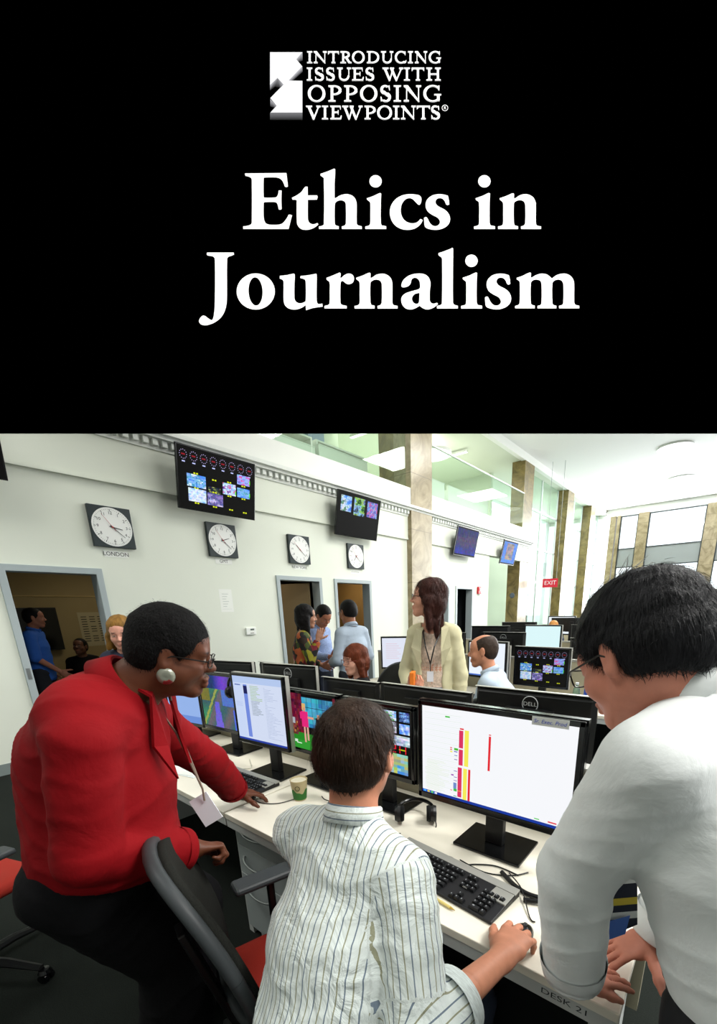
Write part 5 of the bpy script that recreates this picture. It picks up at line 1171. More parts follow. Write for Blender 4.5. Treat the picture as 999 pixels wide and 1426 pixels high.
person(J, dict(strands=dict(n=12000, L=.020, w=.0005, seed=3, grav=.35, out=.15), skin='#c4806a', hs=.995, h=(.012, .0045, .0035, .007), bulk=bk, ra=ra, nr=.060, hair=short_hair('h', hairmat('black_grey', '#17171a', (1, 1, .3)), t=.020, h=.004, nape=-.052, amp=.0026, front=.078, sides=-.004, cy=.098),
    clothes=[standard_shirt(J, bk, ra, M_wshirt, inf=.018, sleeve=.96, hem=.02, amp=.0022, slack=(.020, .022, .030), neckr=.062, seed=9),
             standard_pants(J, bk, mat('charcoal_trousers', '#131417', .85), rl=(.090, .062, .045))],
    extras=[collar(J, M_wshirt, r=.068, h=.036), glasses(M_frame_g), cuff(M_wshirt, ra, (0, 0, .030), .96, L=.06), tie, grey_tuft, shoes(J, M_shoe)]),
    'person in a white shirt and striped tie leaning on the end of the desk')
# ---------- woman in the red jacket
M_redj = mat('red_wool', '#7d070f', .8, 0, .15, sheen=.0, noise=(6, .10), bump=(12, .35, .02))
J = dict(pel=V(-1.285, .295, .98), che=V(-1.30, .33, 1.245), nb=V(-1.258, .405, 1.405), hd=V(-1.168, .510, 1.505), f=V(.52, .82, -.27), u=V(.22, .20, 1),
         sR=V(-1.135, .262, 1.325), sL=V(-1.395, .49, 1.300), eR=V(-1.125, .215, 1.050), wR=V(-1.165, .465, .925), eL=V(-1.54, .74, 1.04), wL=V(-1.665, .90, .815), fw=V(.6, .8, 0),
         hR=V(-1.27, .20, .92), kR=V(-1.30, .42, .50), aR=V(-1.32, .36, .10), hL=V(-1.46, .33, .92), kL=V(-1.52, .56, .50), aL=V(-1.56, .54, .10),
         handR=dict(d=V(.12, .9, -.25), n=V(.3, -.2, -1), s=V(-.9, .2, .1), curl=(.9, 1.0, .7), th=(.5, .5)), handL=dict(d=V(.18, .80, -.28), n=V(0, -.1, -1), s=V(1, -.1, .0), curl=(.25, .4, .3), spread=.2, th=(1.1, .1)))
J['side'] = nrm(V(.78, -.62, 0)); J['hs'] = nrm(V(.78, -.62, 0))
bk = ((.172, .155), (.160, .155), (.160, .150)); ra = (.060, .052, .034)
bki = tuple((a-.0, b-.0) for a, b in bk)
f0 = nrm(V(.62, .78, 0)); up0 = nrm(J['nb']-J['pel']); ctr = lerp(J['pel'], J['nb'], .5)
wedge = rbox(J['pel']+up0*.30+f0*.25, (.055, .11, .36), frame(f0, up0), .01, .02, 's')
def red_extras(root, P, B, s, J):
    for x, lab in ((.086, 1), (-.086, 0)):
        c = P(x, .002, -.052); mb = MB(); Bq = frame(B[0]*(1 if x > 0 else -1), B[2]); n = 24
        vs = [c]+[c+(Bq[0]*math.cos(2*PI*k/n)+Bq[2]*math.sin(2*PI*k/n))*r+Bq[1]*h for r, h in ((.010, .006), (.018, .002), (.018, -.002)) for k in range(n)]
        fs = [(0, 1+k, 1+(k+1) % n) for k in range(n)]+[(1+j*n+k, 1+(j+1)*n+k, 1+(j+1)*n+(k+1) % n, 1+j*n+(k+1) % n) for j in (0, 1) for k in range(n)]
        mi = [0]*n+[(1 if k in (14, 15, 16, 17, 18) else 0) for j in (0, 1) for k in range(n)]
        o = mesh_obj('earring', vs, fs, [mat('earring_pearl', '#8f9183', .25, .3), mat('earring_red', '#8a2a2c', .4)], root, smooth=True, mi=mi); md = o.modifiers.new('s', 'SOLIDIFY'); md.thickness = .004
    f = f0; c = J['nb']
    tipb = at(287, 1127, 1.30)
    a = J['nb']+f*.06+J['side']*.05; b = J['nb']+f*.10-J['side']*.03
    m1 = at(245, 1020, 1.22); 
    mb = MB(); mb.tube([a+V(0, 0, .03), m1, tipb+V(0, 0, .07), tipb+V(0, 0, .03)], .0030, 6); mb.tube([b+V(0, 0, .03), m1+J['side']*-.03, tipb+V(0, 0, .07)], .0030, 6); mb.build('lanyard', mat('lanyard_bead', '#7b6a5c', .5), root, world=True)
    x = nrm(CR*.55+CD*.83); y = nrm(CR*.83-CD*.5); q = [tipb+x*u*.040+y*v*.026-CF*.0 for u, v in ((-1.2, -1.2), (1.2, -1.2), (1.2, 1.2), (-1.2, 1.2))]
    o = mesh_obj('badge', q, [(0, 1, 2, 3)], mat('badge_white', '#d7dbe2', .35), root); md = o.modifiers.new('s', 'SOLIDIFY'); md.thickness = .003; md.offset = 0
    # lapels
    for sg in (-1, 1):
        s_ = J['side']*sg; vs = [J['nb']+up0*.045+s_*.055+f*.01, J['nb']+up0*.00+s_*.088+f*.095, J['che']+up0*.03+s_*.090+f*(.160), J['pel']+up0*.20+s_*.060+f*.178, J['che']+up0*.02+s_*.055+f*(.185), J['nb']+up0*.01+s_*.050+f*.085]
        o = mesh_obj('lapel', vs, [(0, 1, 5), (1, 2, 4, 5), (2, 3, 4)], M_redj, root); md = o.modifiers.new('s', 'SOLIDIFY'); md.thickness = .008
def red_hair(P, B, s, J):
    return short_hair('h', hairmat('black_curl', '#060505', (1, 1, 1), .7, .5), t=.014, h=.005, nape=-.075, amp=.0016, front=.072, top=.006, cy=.092)(P, B, s, J)
person(J, dict(strands=dict(n=7000, L=.006, w=.0006, seed=4, out=2.5), skin='#5c3320', lips='#74382e', brow='#1c100a', hs=.915, jaw=1.15, h=(.014, .0045, .0035, .008), bulk=bk, ra=ra, nr=.068, hair=red_hair,
    headx=lambda P, B, s: [ell(P(0, .018, -.085), (.058*s, .050*s, .035*s), B, .02), ell(P(-.045, .035, -.05), (.03*s, .032*s, .035*s), B, .015), ell(P(.045, .035, -.05), (.03*s, .032*s, .035*s), B, .015), ell(P(0, .106, -.024), (.019*s, .014*s, .012*s), B, .006), cap(P(-.020, .098, -.060), P(.020, .098, -.060), .0085*s, .0085*s, .004), cap(P(-.017, .097, -.077), P(.017, .097, -.077), .0095*s, .0095*s, .004), cap(P(-.024, .109, -.068), P(.024, .109, -.068), .004*s, .004*s, .003, 's')],
    clothes=[standard_shirt(J, tuple((a-.012, b-.012) for a, b in bk), ra, mat('patterned_black_top', '#15110f', .8, noise=(90, .9)), name='top', inf=.010, sleeve=.1, hem=.02, neckr=.085, nd=f0*.9+up0, slack=(.002, .002, .002)),
             standard_shirt(J, bk, ra, M_redj, name='jacket', inf=.014, sleeve=.93, hem=.05, amp=.0045, slack=(.020, .020, .026), neckr=.075, seed=12, extra=[cap(J['nb']-f0*.055-V(0, 0, .035)-J['side']*.10, J['nb']-f0*.055-V(0, 0, .035)+J['side']*.12, .092, .092, .06), wedge]),
             standard_pants(J, bk, M_blackcloth, rl=(.110, .105, .10), inf=.014, t=1.0)],
    extras=[glasses(M_frame_g, w=.027, hgt=.014), cuff(M_redj, ra, (0, 0, .026), .93, L=.03), collar(J, M_redj, r=.076, h=.034, gap=1.25, th=.006, leaf=.050, flare=.022, drop=-.012), red_extras, shoes(J, M_shoe)]),
    'person in a red jacket with round earrings and glasses leaning over the left desk')
def long_hair(m, t=.014, length=.30, back=.05, h=.007, front=.052, wid=.075, part=0, sides=True):
    def fn(P, B, s, J):
        E = lambda x, y, z, a, b, d, k=.02, mm='u': ell(P(x, y, z), (a*s, b*s, d*s), B, k*s, mm)
        ops = [E(0, -.018, .038, .078+t, .098+t, .085+t), E(0, -.05, -.03, wid+t, .06+t, .09, .03)]
        dn = V(0, 0, -1)
        for x, y in ((-.055, -.045), (0, -.075), (.055, -.045))+(((-.078, .005), (.078, .005)) if sides else ()):
            a = P(x, y, -.02); L = length*(.8 if abs(x) > .06 else 1); ops.append(cap(a, a+dn*L*s+B[1]*(-back*.2)*s+B[0]*x*.25, .034*s, .022*s, .03))
        ops += [E(0, .125, front-.115, .070, .085, .112, .012, 's')]
        return [('hair', ops, m, h, folds(.004, 2.0, 3, d=V(0, 0, 1)))]
    return fn
HB = (.016, .0075, .006, .012); bkf = ((.145, .105), (.118, .09), (.130, .10)); bkm = ((.148, .11), (.140, .105), (.145, .105))
def arms(J, L=None, R=None):
    for q, a in (('L', L), ('R', R)):
        if a: J['e'+q] = V(*a[0]); J['w'+q] = V(*a[1])
def holder(fn): return fn
# ---------- woman in the cream jacket
J = stand(-1.60, 2.47, -66, 1.80, look=(-.80, -.60, .12), sw=.125); J['hd'] = J['hd']+V(-.02, -.02, 0)
f = J['fw']; r = J['side']; arms(J, L=(J['sL']-r*.06+V(0, 0, -.29), J['sL']-r*.05+f*.03+V(0, 0, -.56)), R=(J['sR']+r*.08+V(0, 0, -.28)-f*.02, J['sR']+r*.0+f*.21+V(0, 0, -.36)))
J['handR'] = dict(d=nrm(-r*.8+V(0, 0, .5)+f*.3), n=-f*.2-r*.3+V(0, 0, .6), s=V(0, 0, 1)+f*.3, curl=(.7, .9, .6))
M_cream = mat('cream_linen', '#c3bd9b', .85, 0, .15, bump=(14, .3, .012)); M_lace = mat('peach_lace', '#cdb8a6', .85, noise=(60, .25), bump=(90, .8, .006))
ra = (.046, .040, .027)
def cream_extras(root, P, B, s, J):
    f = J['fw']; r = J['side']; c = J['nb']; t0 = J['pel']+V(0, 0, .27)+f*.15
    mb = MB(); 
    for sg in (-1, 1): mb.tube([c+r*sg*.055+V(0, 0, .02)-f*.02, c+r*sg*.06+f*.075-V(0, 0, .03), lerp(c, t0, .5)+r*sg*.03+f*.085, t0], .0045, 6)
    mb.tube([t0, t0-V(0, 0, .05)], .003, 6); mb.build('lanyard', M_dark, root, world=True)
    o = mesh_obj('badge', [t0+r*a+V(0, 0, b)+f*.004 for a, b in ((-.022, -.12), (.022, -.12), (.022, -.05), (-.022, -.05))], [(0, 1, 2, 3)], mat('badge_white', '#d7dbe2', .35), root); md = o.modifiers.new('s', 'SOLIDIFY'); md.thickness = .003
    for sg in (-1, 1):
        s_ = r*sg; ch = J['che']; vs = [c+V(0, 0, .03)+s_*.055-f*.01, c+s_*.115+f*.055, ch+V(0, 0, .06)+s_*.135+f*.125, ch-V(0, 0, .08)+s_*.075+f*.137, ch+V(0, 0, .03)+s_*.07+f*.135, c-V(0, 0, .02)+s_*.065+f*.085]
        o = mesh_obj('lapel', vs, [(0, 1, 5), (1, 2, 4, 5), (2, 3, 4)], M_cream, root); md = o.modifiers.new('s', 'SOLIDIFY'); md.thickness = .007
fr = frame(f, V(0, 0, 1)); wd = rbox(J['pel']+V(0, 0, .22)+f*.14, (.070, .10, .40), fr, .01, .02, 's')
camis = standard_shirt(J, tuple((a-.010, b-.010) for a, b in bkf), ra, M_lace, name='lace_top', inf=.010, sleeve=.05, hem=.05, neckr=.085, nd=f*1.0+V(0, 0, 1), slack=(.001, .001, .001), h=.009)
person(J, dict(strands=dict(n=4000, L=.045, w=.0011, seed=6, grav=1.5, out=.1), skin='#c58d74', h=HB, bulk=bkf, ra=ra, hair=long_hair(hairmat('auburn_brown', '#33160f', (1, 1, .25)), t=.016, length=.20, wid=.090),
    clothes=[camis, standard_shirt(J, bkf, ra, M_cream, name='jacket', inf=.014, sleeve=.93, hem=.17, amp=.004, slack=(.016, .016, .02), neckr=.078, seed=3, extra=[wd], h=.010),
             standard_pants(J, bkf, mat('grey_skirt_cloth', '#7c8088', .8))], extras=[cream_extras, glasses(M_frame_g), shoes(J, M_shoe)]),
    'standing person in a cream jacket with long brown hair and a black lanyard')
w = J['wR']-r*.03+V(0, 0, .065)+f*.055; t = thing('orange_box', 'small orange box held in the hand of the woman in the cream jacket', 'box', w, math.radians(-62))
MB().b2(-.048, .048, -.014, .014, -.06, .07).build('box', mat('orange_card', '#e0761c', .5), t, bevel=.003); MB().b2(-.030, .030, -.0150, -.0142, .02, .055).build('label_strip', mat('orange_light', '#e88f3c', .5), t)
# ---------- red-haired woman, seated
J = stand(-2.44, 2.62, -135, 1.66, sit=True, look=(-.22, -.96, -.08)); f = J['fw']; r = J['side']
arms(J, L=(J['sL']-r*.05+V(0, 0, -.25)+f*.05, J['sL']+f*.28+V(0, 0, -.30)), R=(J['sR']+r*.05+V(0, 0, -.25)+f*.05, J['sR']+f*.28+V(0, 0, -.30)))
person(J, dict(strands=dict(n=3000, L=.045, w=.0011, seed=7, grav=1.5, out=.1), skin='#c9957f', h=HB, bulk=bkf, ra=ra, hair=long_hair(hairmat('copper', '#5f2a12', (1, 1, .25)), t=.018, length=.17, wid=.085, front=.048),
    clothes=[standard_shirt(J, bkf, ra, M_blackcloth, name='sweater', inf=.014, sleeve=.95, hem=.10, amp=.003), standard_pants(J, bkf, M_blackcloth)], extras=[glasses(mat('glasses_red', '#6d2f28', .3), w=.027, hgt=.019), shoes(J, M_shoe)]),
    'person with red-brown hair and glasses, seated behind the row of monitors')
# ---------- balding man, seated
J = stand(-1.325, 3.163, 190, 1.88, sit=True, lean=.28, look=(-.90, -.36, -.10)); f = J['fw']; r = J['side']
arms(J, L=(J['sL']-r*.03+V(0, 0, -.25)+f*.08, J['sL']+f*.30+V(0, 0, -.40)+r*.05), R=(J['sR']+V(0, 0, -.24)+f*.14, J['sR']+f*.38+V(0, 0, -.34)))
def bald(m):
    def fn(P, B, s, J):
        r_ = short_hair('h', m, t=.006, h=.006, nape=-.07, front=.03, recede=.012)(P, B, s, J); r_[0][1].append(ell(P(0, .015, .125), (.045*s, .085*s, .045*s), B, .02, 's')); return r_
    return fn
M_lblue = mat('light_blue_shirt', '#aebccb', .8, 0, .2, bump=(10, .3, .015), noise=(5, .04))
person(J, dict(hs=1.06, skin='#c08468', h=HB, bulk=((.18, .14), (.18, .14), (.18, .13)), ra=(.05, .042, .03), hair=bald(hairmat('grey_brown', '#33271f', (1, 1, .5))),
    clothes=[standard_shirt(J, ((.18, .14), (.18, .14), (.18, .13)), (.05, .042, .03), M_lblue, inf=.016, sleeve=.93, hem=.10, amp=.004, slack=(.02, .02, .026)), standard_pants(J, bkm, mat('dark_trousers', '#20242c', .8))], extras=[collar(J, M_lblue), shoes(J, M_shoe)]),
    'person with a balding head in a light blue shirt, seated at the white screen')
# ---------- three people talking by the doorways
J = stand(-3.21, 3.32, 168, 1.72, sw=.14, look=(-.92, .15, -.15)); f = J['fw']; r = J['side']
arms(J, L=(J['sL']-r*.06+V(0, 0, -.27), J['sL']+f*.22-V(0, 0, .32)), R=(J['sR']+r*.07+V(0, 0, -.26), J['sR']+f*.24-V(0, 0, .30)-r*.02))
person(J, dict(skin='#a06c50', h=HB, bulk=bkm, ra=(.048, .04, .028), hair=short_hair('h', hairmat('black', '#0c0a0a'), t=.010, h=.007, nape=-.06),
    clothes=[standard_shirt(J, bkm, (.048, .04, .028), M_lblue, inf=.018, sleeve=.9, hem=.08, amp=.004, slack=(.022, .024, .03)), standard_pants(J, bkm, mat('dark_trousers', '#20242c', .8))], extras=[collar(J, M_lblue), glasses(M_frame_g), shoes(J, M_shoe)]),
    'person in a light blue shirt standing with back to us by the third doorway')
J = stand(-3.99, 3.53, 8, 1.70, sw=.14, look=(.80, -.10, -.62)); f = J['fw']; r = J['side']; J['hd'] = J['hd']+V(.05, 0, -.02)
arms(J, L=(J['sL']-r*.04+V(0, 0, -.27), J['sL']+f*.26-V(0, 0, .26)+r*.05), R=(J['sR']+r*.04+V(0, 0, -.26)+f*.03, J['sR']+f*.26-V(0, 0, .28)-r*.03))
J['handR'] = dict(d=f-r*.1+V(0, 0, .1), n=-r*.6+V(0, 0, .6), s=V(0, 0, 1), curl=(.5, .6, .4)); J['handL'] = dict(d=f+r*.15, n=r*.5+V(0, 0, -.6), s=V(0, 0, 1), curl=(.4, .6, .4))
M_bshirt = mat('blue_check_shirt', '#8fa3cc', .8, noise=(60, .2))
person(J, dict(skin='#b57a5e', h=HB, bulk=bkm, ra=(.048, .04, .028), hair=short_hair('h', hairmat('black', '#0c0a0a'), t=.012, h=.007, nape=-.05),
    clothes=[standard_shirt(J, bkm, (.048, .04, .028), M_bshirt, inf=.016, sleeve=.9, hem=.04, amp=.003), standard_pants(J, bkm, mat('navy_slacks', '#1d2636', .8))], extras=[collar(J, M_bshirt), shoes(J, M_shoe)]),
    'person in a blue shirt looking down at a phone by the second doorway')
wp = (J['wR']+J['wL'])/2+f*.12; t = thing('mobile_phone', 'pale phone held by the man in the blue shirt near the doorways', 'phone', wp, math.radians(8)); o = MB().b2(-.07, .07, -.035, .035, -.004, .004).build('body', mat('phone_white', '#c7d2e2', .3), t, bevel=.002); MB().b2(-.06, .06, -.031, .031, .004, .005).build('screen', M_gloss, t)
J = stand(-3.68, 3.02, 52, 1.68, sw=.135, look=(.55, .80, -.1)); f = J['fw']; r = J['side']
arms(J, R=(J['sR']+r*.05+V(0, 0, -.24)+f*.06, J['sR']+f*.16-r*.02+V(0, 0, -.02)), L=(J['sL']-r*.04+V(0, 0, -.26), J['sL']+f*.20+V(0, 0, -.33)))
def floral():
    m = bpy.data.materials.new('floral_blouse'); m.use_nodes = True; N = m.node_tree.nodes; L = m.node_tree.links; b = N['Principled BSDF']; tc = N.new('ShaderNodeTexCoord')
    v = N.new('ShaderNodeTexVoronoi'); v.inputs['Scale'].default_value = 17; v.feature = 'F1'; L.new(tc.outputs['Object'], v.inputs['Vector'])
    s = N.new('ShaderNodeSeparateColor'); L.new(v.outputs['Color'], s.inputs[0]); r_ = N.new('ShaderNodeValToRGB'); r_.color_ramp.interpolation = 'CONSTANT'
    cols = ['#120d0e', '#7a1f2a', '#2a1c10', '#8f8a1e', '#1a1210', '#b0562a', '#3c4a18', '#d29a8e']
    e = r_.color_ramp.elements; e[0].color = (*lin(cols[0]), 1); e[1].position = .14; e[1].color = (*lin(cols[1]), 1)
    for i in range(2, 8): k = e.new(i*.14 if i < 7 else .95); k.color = (*lin(cols[i]), 1)
    L.new(s.outputs[0], r_.inputs[0]); L.new(r_.outputs[0], b.inputs['Base Color']); b.inputs['Roughness'].default_value = .8; return m
person(J, dict(skin='#b98468', h=HB, bulk=bkf, ra=(.044, .037, .025), hair=long_hair(hairmat('black_long', '#0d0909', (1, 1, .2)), t=.014, length=.42, wid=.085),
    clothes=[standard_shirt(J, bkf, (.044, .037, .025), floral(), name='blouse', inf=.016, sleeve=.9, hem=.14, amp=.003), standard_pants(J, bkf, mat('olive_trousers', '#3a3a26', .8))], extras=[shoes(J, M_shoe)]),
    'person with very long dark hair in a colourful floral blouse by the second doorway')
# ---------- man in the blue polo shirt inside the dim room
J = stand(-7.13, 1.40, 62, 1.75, look=(.35, .92, -.05)); f = J['fw']; r = J['side']
arms(J, R=(J['sR']+r*.05+V(0, 0, -.27)+f*.03, J['sR']+f*.24+r*.03+V(0, 0, -.46)))
M_polo = mat('blue_polo', '#2f66c8', .8, bump=(12, .3, .01))
person(J, dict(skin='#a8705a', h=HB, bulk=bkm, ra=(.048, .04, .028), hair=short_hair('h', hairmat('black', '#0c0a0a'), t=.010, h=.007),
    clothes=[standard_shirt(J, bkm, (.048, .04, .028), M_polo, name='polo_shirt', inf=.020, sleeve=.02, hem=.14, amp=.004, slack=(.026, .03, .03)), standard_pants(J, bkm, mat('dark_trousers', '#20242c', .8))], extras=[collar(J, M_polo), shoes(J, M_shoe)]),
    'person in a bright blue polo shirt standing in the dim room behind the left doorway')
J = stand(-7.55, 1.98, -20, 1.68, sit=True, lean=-.25, look=(.6, -.5, .15)); f = J['fw']; r = J['side']
arms(J, R=(J['sR']+r*.05+V(0, 0, -.25), J['sR']+f*.25+V(0, 0, -.25)), L=(J['sL']-r*.05+V(0, 0, -.25), J['sL']+f*.25+V(0, 0, -.25)))
person(J, dict(skin='#6a4636', h=HB, bulk=bkm, ra=(.048, .04, .028), hair=short_hair('h', hairmat('black', '#0c0a0a'), t=.010, h=.007),
    clothes=[standard_shirt(J, bkm, (.048, .04, .028), M_blackcloth, inf=.018, sleeve=.95, hem=.1), standard_pants(J, bkm, M_blackcloth)], extras=[shoes(J, M_shoe)]),
    'person in dark clothes seated and leaning back in the dim room')
office_chair(-7.55, 1.98, math.radians(-110), 'dark office chair under the seated person in the dim room')
# ---------- woman behind the woman in red
J = stand(-3.80, 1.31, -42, 1.60, look=(.80, -.45, -.25))
person(J, dict(skin='#d39a86', h=HB, bulk=bkf, ra=(.044, .037, .025), hair=long_hair(hairmat('blonde_brown', '#7d5a26', (1, 1, .3)), t=.014, length=.12, wid=.082, front=.040),
    clothes=[standard_shirt(J, bkf, (.044, .037, .025), mat('navy_blouse', '#20263a', .8), name='blouse', inf=.014, sleeve=.9, hem=.12), standard_pants(J, bkf, M_blackcloth)], extras=[shoes(J, M_shoe)]),
    'person with parted light brown hair, half hidden behind the woman in red')
# ---------- far figures
def far(x, y, az, H, lab, sk, hc, cc, sit=True, long=False):
    J = stand(x, y, az, H, sit=sit); J['f'] = J['fw']
    person(J, dict(skin=sk, h=(.022, .012, .01, .018), bulk=bkm, hair=(long_hair if long else short_hair)(*((hairmat(hc, hc),) if long else ('h', hairmat(hc, hc))), h=.01),
        clothes=[standard_shirt(J, bkm, ra0, mat('far_'+cc, cc, .8), inf=.016, sleeve=.9, hem=.1), standard_pants(J, bkm, M_blackcloth)], extras=[shoes(J, M_shoe)]), lab)
    if sit: office_chair(x, y, math.radians(az-90), 'chair under the %s' % lab.split(',')[0].replace('person', 'distant person'), hh=.40, bw=.2)
far(-2.57, 8.05, 92, 1.72, 'person with blonde hair, seated far off before a pale screen', '#c79a80', '#a8743a', '#3a3f4a', long=False)
far(-2.75, 9.85, -95, 1.74, 'person with dark hair, the head showing over the farthest partition', '#b58468', '#201a1a', '#555a66')
far(-.22, 7.9, 180, 1.85, 'person in dark blue, seated far off beyond the white-shirted man', '#b08060', '#1c2440', '#24408a')
# ------------------------------------------------------------------ black book-cover title panel, added as a board hung from the ceiling
DB = 2.8
M_board = mat('matt_black_board', '#000000', 1.0, 0, 0.0); M_letter = mat('white_letter', '#ffffff', .9, 0, 0, emit=.45)  # letters are no lamps; glow is added to keep them pure white
def bp(px, py, off=0): return at(px, py, DB-off)
sign = thing('title_board', 'huge black hanging board lettered Ethics in Journalism above the newsroom', 'sign', bp(499.5, 604))
c = [(-14, -14), (1013, -14), (1013, 595.2), (-14, 595.2)]
vs = [bp(x, y) for x, y in c]; nb_ = CF*.06; vs += [v+nb_ for v in vs]
mesh_obj('board', vs, [(0, 1, 2, 3), (7, 6, 5, 4), (0, 4, 5, 1), (1, 5, 6, 2), (2, 6, 7, 3), (3, 7, 4, 0)], M_board, sign)
for px in (60, 350, 650, 940):
    p = bp(px, 0)+CF*.03; MB().tube([p, V(p[0], p[1], 6.33)], .006, 8).build('hanging_rod', M_steel, sign, world=True)  # rods added out of view to carry the panel
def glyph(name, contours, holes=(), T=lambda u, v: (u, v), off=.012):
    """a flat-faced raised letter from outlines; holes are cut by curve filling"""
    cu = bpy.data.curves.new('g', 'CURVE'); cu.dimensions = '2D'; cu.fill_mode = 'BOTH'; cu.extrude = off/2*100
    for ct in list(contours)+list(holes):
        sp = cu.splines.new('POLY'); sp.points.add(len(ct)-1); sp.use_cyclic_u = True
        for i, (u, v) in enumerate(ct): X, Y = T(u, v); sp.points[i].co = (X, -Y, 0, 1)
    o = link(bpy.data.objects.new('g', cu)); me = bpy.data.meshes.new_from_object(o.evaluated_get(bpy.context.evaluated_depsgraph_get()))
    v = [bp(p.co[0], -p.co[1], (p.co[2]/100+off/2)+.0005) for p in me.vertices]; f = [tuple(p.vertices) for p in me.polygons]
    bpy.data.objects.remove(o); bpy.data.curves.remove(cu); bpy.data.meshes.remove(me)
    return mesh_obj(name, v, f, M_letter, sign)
def smooth_pts(ct, n=3, corner=55):
    """round the outline between real corners"""
    out = []; N = len(ct)
    def isc(i):
        a = np.array(ct[i])-np.array(ct[i-1]); b = np.array(ct[(i+1) % N])-np.array(ct[i]); ca = a.dot(b)/(np.linalg.norm(a)*np.linalg.norm(b)+1e-9); return math.degrees(math.acos(max(-1, min(1, ca)))) > corner
    for i in range(N):
        p0, p1, p2, p3 = [np.array(ct[(i+k) % N], float) for k in (-1, 0, 1, 2)]; L = np.linalg.norm(p2-p1)
        c1, c2 = isc(i), isc((i+1) % N); t1 = np.zeros(2) if c1 else (p2-p0)/(np.linalg.norm(p2-p0)+1e-9)*L; t2 = np.zeros(2) if c2 else (p3-p1)/(np.linalg.norm(p3-p1)+1e-9)*L
        if c1: t1 = (p2-p1)
        if c2: t2 = (p2-p1)
        for k in range(n):
            s = k/n; h = (2*s**3-3*s*s+1)*p1+(s**3-2*s*s+s)*t1+(-2*s**3+3*s*s)*p2+(s**3-s*s)*t2; out.append(tuple(h))
    return out
S1 = .1001; S2 = .11011
gE = [(112,115),(690,108),(712,295),(695,305),(668,300),(655,262),(628,210),(590,182),(540,170),(385,172),(374,182),(374,440),(385,452),(530,450),(558,435),(575,400),(582,352),(624,352),(620,480),(624,612),(600,620),(582,612),(572,560),(555,525),(530,513),(385,515),(374,525),(374,720),(382,770),(400,805),(440,825),(500,830),(590,826),(640,805),(690,745),(720,690),(745,688),(768,700),(720,888),(90,888),(86,852),(160,840),(200,820),(208,780),(208,215),(198,178),(165,160),(120,150)]
gt = [(765,455),(840,415),(900,370),(950,302),(985,300),(988,420),(1115,420),(1124,440),(1115,480),(988,482),(988,720),(995,775),(1015,805),(1060,822),(1095,815),(1120,803),(1136,825),(1090,862),(1030,890),(965,900),(900,890),(855,850),(836,800),(834,490),(820,482),(775,480)]
gh = [(165,120),(250,92),(355,48),(370,60),(362,250),(362,455),(375,458),(430,425),(480,408),(540,403),(600,420),(640,455),(662,500),(670,550),(670,810),(685,835),(740,850),(742,888),(465,888),(462,852),(500,840),(518,810),(518,560),(510,520),(485,497),(445,488),(400,500),(372,525),(364,560),(364,800),(375,835),(420,850),(420,888),(145,888),(143,852),(190,842),(212,820),(212,185),(195,165),(165,145)]
gi = [(28,460),(120,428),(210,387),(228,395),(222,520),(222,800),(235,838),(297,850),(297,888),(5,888),(5,852),(50,842),(72,820),(76,700),(76,540),(68,510),(30,480)]
gid = [(149+86*math.cos(2*PI*k/32), 224+86*math.sin(2*PI*k/32)) for k in range(32)]
gn = [(362,460),(450,430),(545,390),(562,400),(560,462),(580,460),(640,420),(700,405),(760,408),(820,440),(852,485),(865,540),(865,800),(880,838),(938,852),(938,888),(660,888),(658,852),(695,840),(716,810),(718,560),(705,515),(675,492),(630,487),(590,500),(560,530),(560,800),(572,838),(618,850),(618,888),(340,888),(338,852),(385,842),(408,815),(410,700),(410,540),(398,508),(365,480)]
gc = [(430,403),(490,408),(540,420),(565,445),(572,480),(562,530),(545,552),(525,548),(480,500),(445,470),(400,458),(350,475),(310,520),(290,570),(283,640),(295,700),(325,755),(370,790),(430,808),(490,803),(530,780),(556,750),(582,758),(586,775),(550,830),(500,870),(440,893),(375,900),(300,890),(220,850),(165,785),(135,700),(135,610),(160,540),(210,475),(280,430),(350,408)]
gs = [(820,403),(880,408),(940,425),(952,480),(958,545),(935,556),(915,545),(895,500),(865,468),(820,458),(785,472),(767,505),(775,540),(810,575),(880,610),(935,655),(965,710),(970,765),(950,820),(900,865),(830,893),(755,900),(680,888),(625,862),(612,810),(606,735),(628,722),(650,730),(680,790),(720,835),(760,848),(800,838),(826,810),(825,770),(795,730),(720,690),(665,650),(636,600),(630,545),(645,490),(690,440),(750,412)]
gJ = [(168,15),(505,15),(510,40),(480,55),(440,68),(422,95),(420,560),(412,680),(385,770),(340,840),(270,895),(200,925),(140,935),(90,922),(65,885),(80,845),(110,815),(140,816),(180,845),(215,868),(235,868),(250,830),(262,740),(268,600),(268,120),(260,80),(235,62),(175,52),(165,38)]
gu = [(180,310),(270,300),(355,283),(370,295),(366,400),(366,590),(380,630),(410,652),(445,657),(485,645),(508,625),(508,390),(495,355),(440,338),(442,312),(530,303),(640,283),(648,295),(646,500),(648,630),(660,662),(680,668),(718,660),(722,700),(650,708),(580,722),(512,745),(508,680),(460,712),(400,733),(340,735),(280,715),(240,670),(228,600),(228,390),(215,360),(180,345)]
gr = [(-47,335),(0,318),(120,268),(133,280),(128,335),(140,335),(185,298),(240,280),(290,305),(302,350),(285,395),(240,415),(205,408),(165,378),(145,375),(132,400),(130,640),(142,672),(210,690),(210,722),(-72,722),(-72,690),(-30,680),(-8,660),(-5,500),(-8,390),(-42,360)]
ga = [(175,435),(190,380),(240,325),(310,292),(400,280),(470,292),(520,330),(543,400),(535,500),(532,600),(545,645),(580,662),(625,650),(638,668),(600,700),(550,725),(500,735),(450,720),(405,688),(350,720),(290,735),(230,722),(190,680),(172,620),(185,570),(230,530),(310,503),(390,480),(410,460),(412,420),(400,370),(370,340),(335,335),(305,355),(290,410),(260,440),(215,455),(185,452)]
